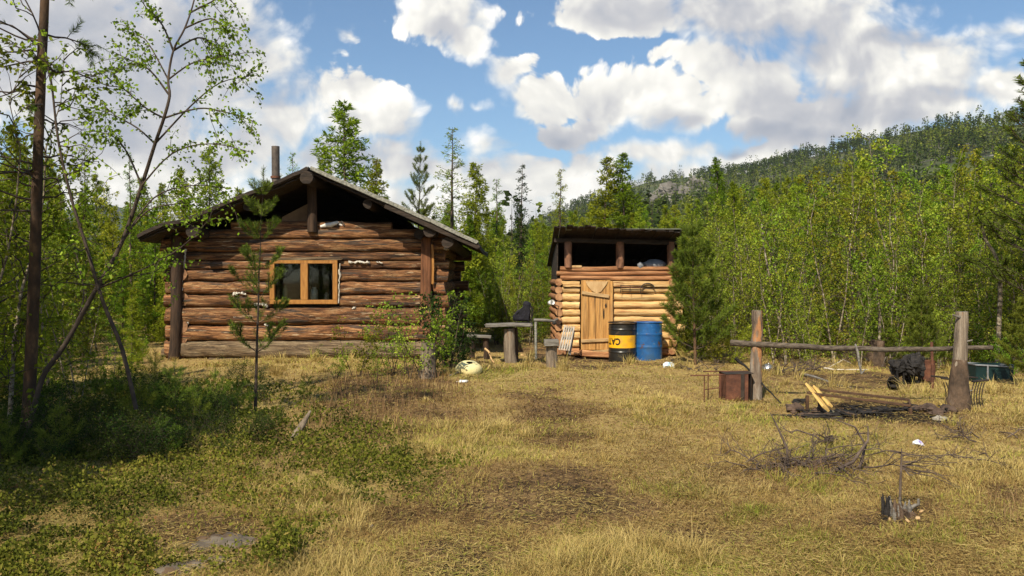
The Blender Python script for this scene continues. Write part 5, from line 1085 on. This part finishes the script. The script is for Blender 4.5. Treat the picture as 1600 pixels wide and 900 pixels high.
# leaning birch with loose leafy twigs
YB0 = 8.2
bt = thing('leaning_birch', 'leaning young birch with loose leafy twigs over the cabin eave', 'tree', (gx(60, YB0), YB0, 0)); o = np.array(bt.location)
tr, cr = Geo(), Geo()
main = smooth_pts([world(55, 660, YB0), world(78, 590, YB0), world(135, 505, YB0), world(205, 458, YB0 + .05), world(240, 390, YB0 + .1), world(275, 320, YB0 + .1), world(310, 270, YB0), world(352, 205, YB0 - .1), world(374, 192, YB0 - .1)]) - o
up2 = smooth_pts([world(352, 205, YB0 - .1), world(368, 170, YB0 - .1), world(374, 125, YB0), world(385, 70, YB0 + .1), world(400, 15, YB0 + .1), world(405, -40, YB0 + .1)]) - o
main = smooth_pts([world(45, 670, YB0), world(66, 590, YB0), world(100, 540, YB0), world(150, 452, YB0), world(190, 380, YB0 + .1), world(222, 290, YB0 + .1), world(243, 225, YB0), world(257, 185, YB0 - .1), world(266, 150, YB0 - .1), world(264, 125, YB0), world(272, 80, YB0), world(290, 45, YB0), world(305, 0, YB0), world(312, -50, YB0)]) - o
tube(tr, main, np.linspace(.028, .006, len(main)), 8, jit=.08); part('trunk', tr, B_TWIG, bt)
br_list = [((243, 225), (300, 165), (345, 130), (390, 120)), ((257, 185), (310, 170), (350, 175), (398, 190)), ((264, 125), (300, 100), (340, 90), (375, 85)), ((266, 150), (235, 110), (205, 95), (175, 80)), ((222, 290), (270, 240), (330, 225), (400, 240)), ((190, 380), (240, 310), (300, 290), (360, 295)), ((190, 380), (230, 330), (285, 318), (300, 322)),
           ((150, 452), (225, 420), (285, 385), (330, 340)), ((150, 452), (180, 435), (240, 425), (262, 405)), ((272, 80), (255, 40), (235, 20), (215, -10)), ((290, 45), (330, 30), (350, 45), (360, 60)), ((257, 185), (230, 170), (195, 140), (165, 120)), ((243, 225), (215, 200), (180, 180), (160, 160)), ((272, 80), (310, 60), (335, 70), (345, 90)), ((300, 20), (330, 5), (350, -5), (370, 10)), ((100, 540), (130, 470), (120, 400), (100, 360)), ((222, 290), (200, 240), (180, 215), (150, 205)), ((264, 125), (240, 80), (225, 60), (200, 50))]
for pl_ in br_list:
    dy = rng.uniform(-.5, .5); q = smooth_pts([world(a, b, YB0 + dy * k / 3) for k, (a, b) in enumerate(pl_)]) - o
    tube(cr, q, np.linspace(.011, .003, len(q)), 4, 1, cap=False); leafy(cr, q, 52, .040)
    for k in range(8):
        sp, dd = along(q, np.array([rng.uniform(.25, .98)])); q2 = limb(sp[0], dd[0] * .7 + rng.normal(size=3) * .6, rng.uniform(.15, .42), -.3, 4, .1); tube(cr, q2, [.004, .0035, .003, .002], 3, 1, cap=False); leafy(cr, q2, 26, .038)
part('crown', cr, [L_BIRCH, B_TWIG], bt, True)
# dark thin stem crossing it
Yd = 8.0; dt = thing('dark_sapling', 'thin dark bare stem crossing behind the leaning birch', 'tree', (gx(205, Yd), Yd, 0)); o = np.array(dt.location); tr, cr = Geo(), Geo()
q = smooth_pts([world(212, 640, Yd), world(190, 545, Yd), world(160, 470, Yd), world(135, 385, Yd), world(112, 310, Yd), world(92, 220, Yd), world(80, 120, Yd), world(60, 40, Yd), world(30, -20, Yd)]) - o
tube(tr, q, np.linspace(.022, .006, len(q)), 7, jit=.08); part('trunk', tr, B_TWIG, dt)
for k in range(22):
    sp, dd = along(q, np.array([rng.uniform(.15, .98)])); q2 = limb(sp[0], np.array([rng.uniform(-.9, 1), rng.normal() * .6, rng.uniform(-.2, .7)]), rng.uniform(.3, .9), -.1, 6, .10); tube(cr, q2, np.linspace(.008, .002, 6), 3, 1, cap=False); leafy(cr, q2, 16, .05)
    q3 = limb(q2[3], rng.normal(size=3) * .7 + (.3, 0, .2), rng.uniform(.2, .5), -.1, 4, .1); tube(cr, q3, [.004, .003, .003, .002], 3, 1, cap=False); leafy(cr, q3, 10, .05)
part('crown', cr, [L_BIRCH, B_TWIG], dt, True)
# pine with a long bare trunk
Yp_ = 8.6; pt_ = thing('bare_trunk_pine', 'pine with a long bare orange-brown trunk at the left edge', 'tree', (gx(42, Yp_), Yp_, 0)); o = np.array(pt_.location); tr, cr = Geo(), Geo()
q = smooth_pts([world(40, 690, Yp_), world(48, 560, Yp_), world(55, 400, Yp_), world(60, 250, Yp_), world(66, 110, Yp_), world(72, 0, Yp_), world(78, -180, Yp_), world(80, -330, Yp_)]) - o
tube(tr, q, np.linspace(.064, .034, len(q)), 12, jit=.05); part('trunk', tr, B_PINE, pt_)
def brush(cr, q, m, nl, s0=.4, tc=.45):
    sp, dd = along(q, rng.uniform(s0, 1, m)); rad = norm(np.cross(dd, rng.normal(size=(m, 3)))); leaves(cr, sp, norm(dd * .9 + rad), nl * rng.uniform(.7, 1.2, m), .04, 0, np.clip(tc + rng.normal(size=m) * .15, 0, 1), mid=.35)
for k in range(46):
    f = rng.uniform(.30, .99); sp, dd = along(q, np.array([f])); az = rng.random() * 6.28; bare = f < .62; L = rng.uniform(.5, 1.2) if bare else rng.uniform(.7, 1.5) * (1.25 - f) + .3
    q2 = limb(sp[0], (math.cos(az), math.sin(az), rng.uniform(-.15, .35) if bare else rng.uniform(.0, .6)), L, .05 if not bare else -.12, 7, .08); tube(cr, q2, np.linspace(.012, .003, 7), 4, 1, cap=False)
    for j in range(5):
        s2, d2 = along(q2, np.array([rng.uniform(.3, 1)])); q3 = limb(s2[0], d2[0] + rng.normal(size=3) * .7, L * rng.uniform(.2, .45), .0, 4, .1); tube(cr, q3, [.005, .004, .003, .002], 3, 1, cap=False)
        if not bare or rng.random() < .12: brush(cr, q3, 110, .07, .2)
    if not bare: brush(cr, q2, 90, .07, .5)
part('crown', cr, [L_PINE, B_TWIG], pt_, True)
# low boughs in front: leafy birch limbs filling the left edge
for k, (px, h, Y, lab) in enumerate(((12, 4.2, 8.9, 'leafy birch growing close beside the bare-trunked pine'), (-50, 4.0, 8.4, 'leafy birch cut by the left edge of the photo'), (120, 2.2, 10.5, 'thin young birch right of the bare-trunked pine'), (180, 1.3, 10.8, 'short birch in front of the left cabin corner'), (75, 3.4, 11.5, 'young birch standing behind the bare-trunked pine'))):
    plant(K_BIRCH, gx(px, Y), Y, h, lab, var=k % 5)
plant(K_LARCH, gx(20, 11.5), 11.5, 3.6, 'larch with bright drooping twigs left of the bare-trunked pine', var=2); plant(K_LARCH, gx(205, 14.2), 14.2, 1.5, 'low larch sapling near the left cabin corner', var=0)
# pine sapling in front of the cabin
Ys = 9.9; K_SAP = Kind('pine_sapling', [(*pine_geo(2.85, .33, 5, .17, .055, 170, .30, .66, r0=.0075, wr=.05, sparse=.6, brush=.8, up=.7, el0=.15), 2.85)], B_TWIG, L_PINE, B_TWIG)
plant(K_SAP, gx(398, Ys), Ys, 2.75, 'thin pine sapling standing in front of the cabin window', rot=1.0)
# shrubs at the cabin corner
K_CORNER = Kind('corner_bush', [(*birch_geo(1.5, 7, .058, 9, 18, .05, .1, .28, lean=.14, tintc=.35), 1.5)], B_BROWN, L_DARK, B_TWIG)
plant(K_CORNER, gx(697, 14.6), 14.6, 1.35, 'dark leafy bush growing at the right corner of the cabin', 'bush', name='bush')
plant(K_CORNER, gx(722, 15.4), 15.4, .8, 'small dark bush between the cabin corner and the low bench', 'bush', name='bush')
K_THIN = Kind('thin_shrub', [(*birch_geo(1.5, 6, .05, 8, 13, .035, .15, .26, lean=.2, tintc=.55), 1.5), (*birch_geo(1.5, 5, .046, 8, 11, .035, .25, .24, lean=.2, tintc=.6), 1.5)], B_TWIG, L_BIRCH, B_TWIG)
for k, (px, Y, h, lab) in enumerate(((668, 13.6, 1.45, 'thin leafy shrub growing over the grey split stump'), (610, 13.9, 1.35, 'see-through shrub before the right half of the cabin wall'), (560, 13.5, 1.05, 'low see-through shrub below the cabin window'), (640, 13.2, 1.1, 'pale leaved shrub just left of the split stump'), (525, 13.2, .6, 'smallest see-through shrub under the window frame'), (590, 12.6, .6, 'low shrub in the grass before the cabin sill'))):
    plant(K_THIN, gx(px, Y), Y, h, lab, 'shrub', var=k % 2, name='shrub')
# dark undergrowth at the left: small pines and heath shrubs in the shade
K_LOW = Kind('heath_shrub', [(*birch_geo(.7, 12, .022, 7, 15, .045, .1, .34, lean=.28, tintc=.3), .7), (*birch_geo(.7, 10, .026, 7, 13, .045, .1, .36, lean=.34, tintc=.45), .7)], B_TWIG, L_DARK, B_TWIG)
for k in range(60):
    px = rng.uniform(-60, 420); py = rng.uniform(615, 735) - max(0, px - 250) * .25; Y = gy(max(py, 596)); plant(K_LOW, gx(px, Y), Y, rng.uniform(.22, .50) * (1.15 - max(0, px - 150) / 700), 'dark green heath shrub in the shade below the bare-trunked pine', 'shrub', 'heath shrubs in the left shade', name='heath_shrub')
for k, (px, py, h, lab) in enumerate(((275, 655, .85, 'low bushy pine seedling left of the thin sapling'), (215, 690, .8, 'low bushy pine seedling in the middle of the dark undergrowth'), (335, 640, .7, 'low dark pine seedling beside the thin sapling foot'), (150, 660, .8, 'low dark pine seedling right of the bare-trunked pine'), (90, 720, .7, 'low pine seedling in the deepest left shade'), (300, 690, .6, 'smallest pine seedling at the front of the dark undergrowth'), (480, 628, .45, 'bright little pine seedling in the heath before the cabin'), (40, 660, .9, 'pine seedling just right of the bare-trunked pine foot'), (185, 630, .7, 'pine seedling at the back of the dark undergrowth'), (250, 715, .5, 'tiny pine seedling at the front edge of the shade'), (370, 655, .6, 'pine seedling at the foot of the thin sapling'), (0, 740, .6, 'pine seedling at the very left edge'), (240, 620, .8, 'pine seedling before the left cabin corner'))):
    Y = gy(py); plant(K_SEED, gx(px, Y), Y, h * .6, lab, 'pine seedling', var=k % 2, wide=1.1, name='pine_seedling')
# trees just outside the view on the left, which shade that corner
for x, y, h in ((-6.2, 5.6, 6.2), (-7.6, 6.6, 7.0), (-5.4, 4.0, 6.4), (-7.0, 4.0, 7.0), (-8.8, 8.0, 7.2), (-6.4, 2.2, 7.0)):
    plant(K_TPINE, x, y, h, 'dense pine beyond the left edge that shades the undergrowth', group='pines beyond the left edge', wide=1.15)
# dead brushwood
def brush_geo(n, L, r, spread, rise=.35, depth=2, seed=0):
    g = Geo()
    for k in range(n):
        az = rng.random() * 6.28; q = limb(np.array([rng.normal() * spread[0], rng.normal() * spread[1], .02]), (math.cos(az), math.sin(az), rng.uniform(.05, rise * 2)), L * rng.uniform(.5, 1.1), -.15, 6, .16); tube(g, q, np.linspace(r, r * .35, 6), 4, cap=False)
        for j in range(5):
            sp, dd = along(q, np.array([rng.uniform(.2, .95)])); q2 = limb(sp[0], dd[0] * .7 + rng.normal(size=3) * .6 + (0, 0, .15), L * rng.uniform(.2, .5), -.1, 5, .16); tube(g, q2, np.linspace(r * .5, r * .2, 5), 3, cap=False)
            if depth > 1:
                for i in range(3): sp, dd = along(q2, np.array([rng.uniform(.2, .95)])); q3 = limb(sp[0], dd[0] + rng.normal(size=3) * .7, L * rng.uniform(.08, .22), 0, 3, .16); tube(g, q3, np.linspace(r * .3, r * .15, 3), 3, cap=False)
    return g
def dead(px, py, g, label, name='dead_bush', cat='dead bush'): Y = gy(py); x = gx(px, Y); return solo(name, g, M_TWIG, label, cat, (x, Y, ghf(x, Y)))
g = brush_geo(24, .62, .008, (.26, .14), .22); Yq2 = gy(735)
tube(g, [(-.02, 0, .0), (-.02, .02, .16), (-.10, .02, .34), (-.16, .03, .46)], [.014, .012, .008, .004], 6); tube(g, [(.55, -.1, .02), (.62, -.05, .2), (.56, .02, .34), (.40, .02, .40)], [.014, .012, .009, .004], 6); tube(g, [(.22, -.25, .0), (.45, -.2, .09), (.62, -.1, .25), (.64, -.05, .36)], [.016, .014, .010, .005], 6)
dead(1235, 735, g, 'large dead grey bush sprawling over the grass in front of the fire place')
dead(1295, 690, brush_geo(5, .4, .010, (.1, .06), .3), 'dead twiggy bush next to the ashes, behind the large dead bush')
dead(1540, 695, brush_geo(7, .45, .008, (.2, .1), .4), 'dead brown bush at the right edge of the clearing'); dead(1500, 722, brush_geo(5, .5, .007, (.2, .1), .2), 'flat dead branches right of the broken stump')
g = Geo(); tube(g, [(0, .0, .0), (.005, 0, .2), (.012, 0, .36), (.01, 0, .42)], [.010, .009, .007, .004], 8)
for k in range(16): q = limb(np.array([.01, 0, rng.uniform(.28, .42)]), (rng.choice([-1, 1, 1]) * rng.uniform(.5, 1), rng.normal() * .4, rng.uniform(-.1, .4)), rng.uniform(.15, .4), -.2, 5, .1); tube(g, q, np.linspace(.005, .0015, 5), 3, cap=False)
dead(1407, 803, g, 'dead thin sapling with wiry side twigs beside the broken stump', 'dead_sapling', 'dead sapling')
dead(1240, 585, brush_geo(16, .5, .010, (.3, .15), .5), 'heap of dark brushwood behind the peeling post', 'brush_heap', 'brushwood'); dead(1345, 570, brush_geo(12, .5, .010, (.3, .15), .5), 'heap of grey brushwood behind the bleached birch limb', 'brush_heap', 'brushwood')
dead(1090, 575, brush_geo(10, .4, .008, (.25, .1), .5), 'brown dead twigs under the young pine by the shed', 'brush_heap', 'brushwood')
# crooked white birch trunks at the thicket edge
for k, (pts, Y, r, lab) in enumerate((([(1563, 440), (1555, 400), (1540, 375), (1530, 345), (1512, 335)], 14.6, .035, 'crooked white birch trunk high in the thicket above the thick post'), ([(1375, 520), (1372, 470), (1362, 425), (1345, 395)], 15.4, .03, 'white birch trunk leaning left behind the long pole'), ([(1228, 560), (1222, 520), (1208, 460), (1196, 400), (1190, 350)], 16, .03, 'white slender birch trunk behind the peeling post'))):
    b = np.array((gx(pts[0][0], Y), Y, 0)); q = smooth_pts([b + (0, .1, -.1)] + [world(a, c, Y) for a, c in pts]) - b; t = thing('crooked_birch', lab, 'tree', tuple(b)); g = Geo(); tube(g, q, np.linspace(r * 1.2, r * .45, len(q)), 8, jit=.1); part('trunk', g, B_BIRCH, t)
    cr = Geo()
    for j in range(26):
        sp, dd = along(q, np.array([rng.uniform(.45, 1)])); q2 = limb(sp[0], rng.normal(size=3) + (0, 0, .5), rng.uniform(.4, .9), -.1, 5, .1); tube(cr, q2, np.linspace(.008, .002, 5), 3, 1, cap=False); leafy(cr, q2, 24, .058, off=.06)
    part('crown', cr, [L_BIRCH, B_TWIG], t, True)

# ------------------------------------------------------------------ ground cover
rng = np.random.default_rng(404)
def sample(n, y0=3.4, y1=19.0, p=1.7, px0=-330, px1=1960):
    """points of the clearing, denser near the viewer"""
    a = 1 - p; r = rng.random(n); y = (y0 ** a + r * (y1 ** a - y0 ** a)) ** (1 / a); px = rng.uniform(px0, px1, n); return (px - 800) / FPX * y, y
def clear(x, y):
    """leave out what stands under buildings"""
    return ~(((x > HX + XL - .1) & (x < HX + XR + .15) & (y > HY - .12)) | ((x > SX + SL - .2) & (x < SX + SR) & (y > SY - .35)))
def blades(g, x, y, L, w, lean, az, tint, m=0):
    n = len(x); z = gh(x, y) - .01; b = np.stack([x, y, z], -1); d = np.stack([np.cos(az), np.sin(az), 0 * az], -1); s = np.stack([-np.sin(az), np.cos(az), 0 * az], -1)
    tw = rng.uniform(-1, 1, n)[:, None]; s = norm(s + d * tw) * (w / 2)[:, None]; up = np.array([0, 0, 1.0])
    mid = b + d * (L * .45 * np.sin(lean * .6))[:, None] + up * (L * .5 * np.cos(lean * .6))[:, None]
    tip = mid + d * (L * .55 * np.sin(lean * 1.25))[:, None] + up * (L * .5 * np.cos(np.minimum(lean * 1.25, 1.75)))[:, None]
    V = np.stack([b - s, b + s, mid + s * .8, mid - s * .8, tip], 1).reshape(-1, 3); k = np.arange(n)[:, None] * 5
    T = np.repeat(tint, 5); o = g.n
    g.add(V, k + np.array([0, 1, 2, 3]), m, T, False); g.F.append((k + np.array([3, 2, 4]) + o, m, False)); return g
G_RAMP = [(0, (.035, .024, .017)), (.14, (.12, .072, .036)), (.30, (.26, .165, .066)), (.5, (.42, .31, .105)), (.64, (.54, .42, .17)), (.76, (.36, .33, .07)), (.9, (.21, .25, .036)), (1, (.13, .19, .026))]
L_GRASS = leafmat('dry_grass', G_RAMP, .28, 0)
def gtint(x, y, base):
    return base
N = 345000; x, y = sample(N); k = clear(x, y); x, y = x[k], y[k]
dirt, ash, grn, brn, lfy, stw = (patch(x, y, P) for P in (P_DIRT, P_ASH, P_GREEN, P_BROWN, P_LEAFY, P_STRAW))
keep = rng.random(len(x)) > np.maximum(np.maximum(dirt * .86, ash * .98), lfy * .55); x, y, grn, brn, lfy, stw, dirt = (v[keep] for v in (x, y, grn, brn, lfy, stw, dirt)); n = len(x)
big = fbm2(x * .8 + 3, y * .8 + 1, 4)
mid_ = fbm2(x * 2.3 + 30, y * 2.3, 3); tint = .49 + (big - .5) * .6 + (mid_ - .5) * .45 + rng.normal(size=n) * .08 - .26 * brn + .10 * stw - .12 * dirt
tint = np.where(rng.random(n) < grn * .55, .81 + rng.normal(size=n) * .06, tint); tint = np.where(rng.random(n) < lfy * .5, .82 + rng.normal(size=n) * .05, tint); tint = np.where(rng.random(n) < np.clip((fbm2(x * 1.1 + 60, y * 1.1, 4) - .42) * 2.6, .05, .7), .78 + rng.normal(size=n) * .05, tint)
tint = np.where(rng.random(n) < .10, .2, tint)
L = rng.uniform(.025, .065, n) * (1 + .6 * fbm2(x * 1.7, y * 1.7, 3)) * (1 + .4 * stw + .5 * grn); az = fbm2(x * .9 + 7, y * .9, 3) * 12 + rng.normal(size=n) * 1.3
g = Geo(); blades(g, x, y, L, np.maximum(.0035, .00085 * y) * rng.uniform(.6, 1.3, n), rng.uniform(.6, 1.5, n), az, np.clip(tint, 0, 1)); struct('dry_grass', g, L_GRASS, 'stuff', True)
# tussocks: long arching straw, some green
def tussocks(nt, per, Lr, tcen, where, lean=(.3, 1.1), sd=.07, w=.0036, p=1.6):
    x, y = sample(nt * 8, p=p); wgt = where(x, y); k = (rng.random(len(x)) < wgt) & clear(x, y); x, y = x[k][:nt], y[k][:nt]; n = len(x)
    cx = np.repeat(x, per); cyy_ = np.repeat(y, per); a = rng.random(n * per) * 6.28; r = np.abs(rng.normal(size=n * per)) * sd; comb = np.repeat(rng.random(n) * 6.28, per)
    az = np.where(rng.random(n * per) < .6, comb + rng.normal(size=n * per) * .8, a); L = rng.uniform(*Lr, n * per) * np.repeat(rng.uniform(.7, 1.2, n), per)
    tn = np.repeat(tcen + rng.normal(size=n) * .06, per) + rng.normal(size=n * per) * .06
    blades(TG, cx + np.cos(a) * r, cyy_ + np.sin(a) * r, L, np.maximum(w, .0008 * cyy_) * rng.uniform(.6, 1.2, n * per), rng.uniform(*lean, n * per), az, np.clip(tn, 0, 1))
TG = Geo()
tussocks(460, 60, (.08, .20), .56, lambda x, y: patch(x, y, P_STRAW) * 1.0, (.5, 1.4))
tussocks(260, 46, (.06, .14), .5, lambda x, y: (.25 + 0 * x) * (1 - patch(x, y, P_DIRT)) * (1 - patch(x, y, P_ASH)) * (1 - .7 * patch(x, y, P_LEAFY)))
tussocks(310, 40, (.14, .30), .60, lambda x, y: ((y > 14.3) & (x < 3.5)) * .5 + ((x > 3.6) & (y > 11)) * .35)
struct('tussock_grass', TG, L_GRASS, 'stuff', True)
TG = Geo(); tussocks(120, 44, (.05, .13), .80, lambda x, y: patch(x, y, P_GREEN), (.15, .9)); struct('green_grass', TG, L_GRASS, 'stuff', True)
# low leafy cover (cowberry) at the left
L_COWB = leafmat('cowberry_leaf', [(0, (.035, .045, .012)), (.4, (.11, .125, .018)), (.7, (.20, .20, .03)), (.88, (.30, .22, .07)), (1, (.22, .11, .04))], .25, 0)
x, y = sample(270000, 3.4, 12.5, 1.7, -330, 760); w = patch(x, y, P_LEAFY) * (1 - .92 * patch(x, y, P_DIRT)); cl = .5 * fbm2(x * 2.2, y * 2.2, 3) + .5 * fbm2(x * 7, y * 7, 2); k = rng.random(len(x)) < w * np.clip((cl - .40) * 6, .04, 1); x, y, cl = x[k], y[k], cl[k]; n = len(x)
hz = np.clip(cl - .35, 0, .4) * .42 * rng.random(n) + .015; P = np.stack([x, y, gh(x, y) + hz], -1); d = rng.normal(size=(n, 3)) + (0, 0, .5)
g = Geo(); leaves(g, P, d, np.maximum(.022, .0036 * y) * rng.uniform(.6, 1.4, n), .34, 0, np.clip(.38 + (fbm2(x * 1.1 + 9, y * 1.1, 3) - .5) * .9 + (cl - .5) * .9 + rng.normal(size=n) * .17, 0, 1)); struct('cowberry_cover', g, L_COWB, 'stuff', True)
# grey-brown leafless heath twigs
L_HEATH = leafmat('heath_twig', [(0, (.08, .045, .026)), (.5, (.22, .13, .065)), (1, (.34, .23, .12))], .1, 0)
x, y = sample(34000, 4, 16, 1.5, 380, 1600); w = patch(x, y, [(620, 622, 100, 34), (690, 600, 60, 30), (640, 640, 100, 20), (560, 670, 90, 24), (1240, 730, 70, 24), (1560, 820, 50, 30)]); k = (rng.random(len(x)) < w * np.clip((fbm2(x * 2.6 + 4, y * 2.6, 3) - .38) * 5, .03, 1)) & clear(x, y); x, y = x[k], y[k]; n = len(x)
g = Geo(); blades(g, x, y, rng.uniform(.08, .26, n) * np.where((y > 8.5) & (x < 0), 1.25, .7), np.maximum(.003, .0006 * y), rng.uniform(.05, .7, n), rng.random(n) * 6.28, np.clip(.5 + rng.normal(size=n) * .25, 0, 1)); struct('heath_twigs', g, L_HEATH, 'stuff', True)
# fallen litter: needles, bits of straw and bark lying flat
x, y = sample(295000, 3.4, 17, 1.7); k = clear(x, y); x, y = x[k], y[k]; n = len(x); a = rng.random(n) * 6.28; g = Geo()
leaves(g, np.stack([x, y, gh(x, y) + .004 + .022 * rng.random(n)], -1), np.stack([np.cos(a), np.sin(a), rng.normal(size=n) * .12], -1), np.maximum(.05, .007 * y) * rng.uniform(.4, 1.5, n), .045, 0, np.clip(.48 + (fbm2(x * .9 + 3, y * .9, 3) - .5) * .6 + rng.normal(size=n) * .15, 0, .9), side=np.tile([[0, 0, 1.0]], (n, 1)) + rng.normal(size=(n, 3)) * .2); struct('ground_litter', g, L_GRASS, 'stuff', True)

# ------------------------------------------------------------------ summer haze over the valley
HAZE = 0.00011
hz = Geo()
b8 = np.array([(x, y, z) for x in (-3100, 3100) for y in (-1600, 3400) for z in (-8, 300)], float)
hz.add(b8, [[0, 1, 3, 2], [4, 6, 7, 5], [0, 4, 5, 1], [2, 3, 7, 6], [0, 2, 6, 4], [1, 5, 7, 3]], 0, .5, False)
hm = bpy.data.materials.new('haze'); hm.use_nodes = True; t = NT(hm.node_tree); t.n.clear(); o_ = t.node('ShaderNodeOutputMaterial'); pv = t.node('ShaderNodeVolumePrincipled')
pv.inputs['Color'].default_value = (.86, .92, 1, 1); pv.inputs['Density'].default_value = HAZE; pv.inputs['Anisotropy'].default_value = 0.2; t.l.new(pv.outputs[0], o_.inputs['Volume'])
struct('haze', hz, hm, 'stuff')
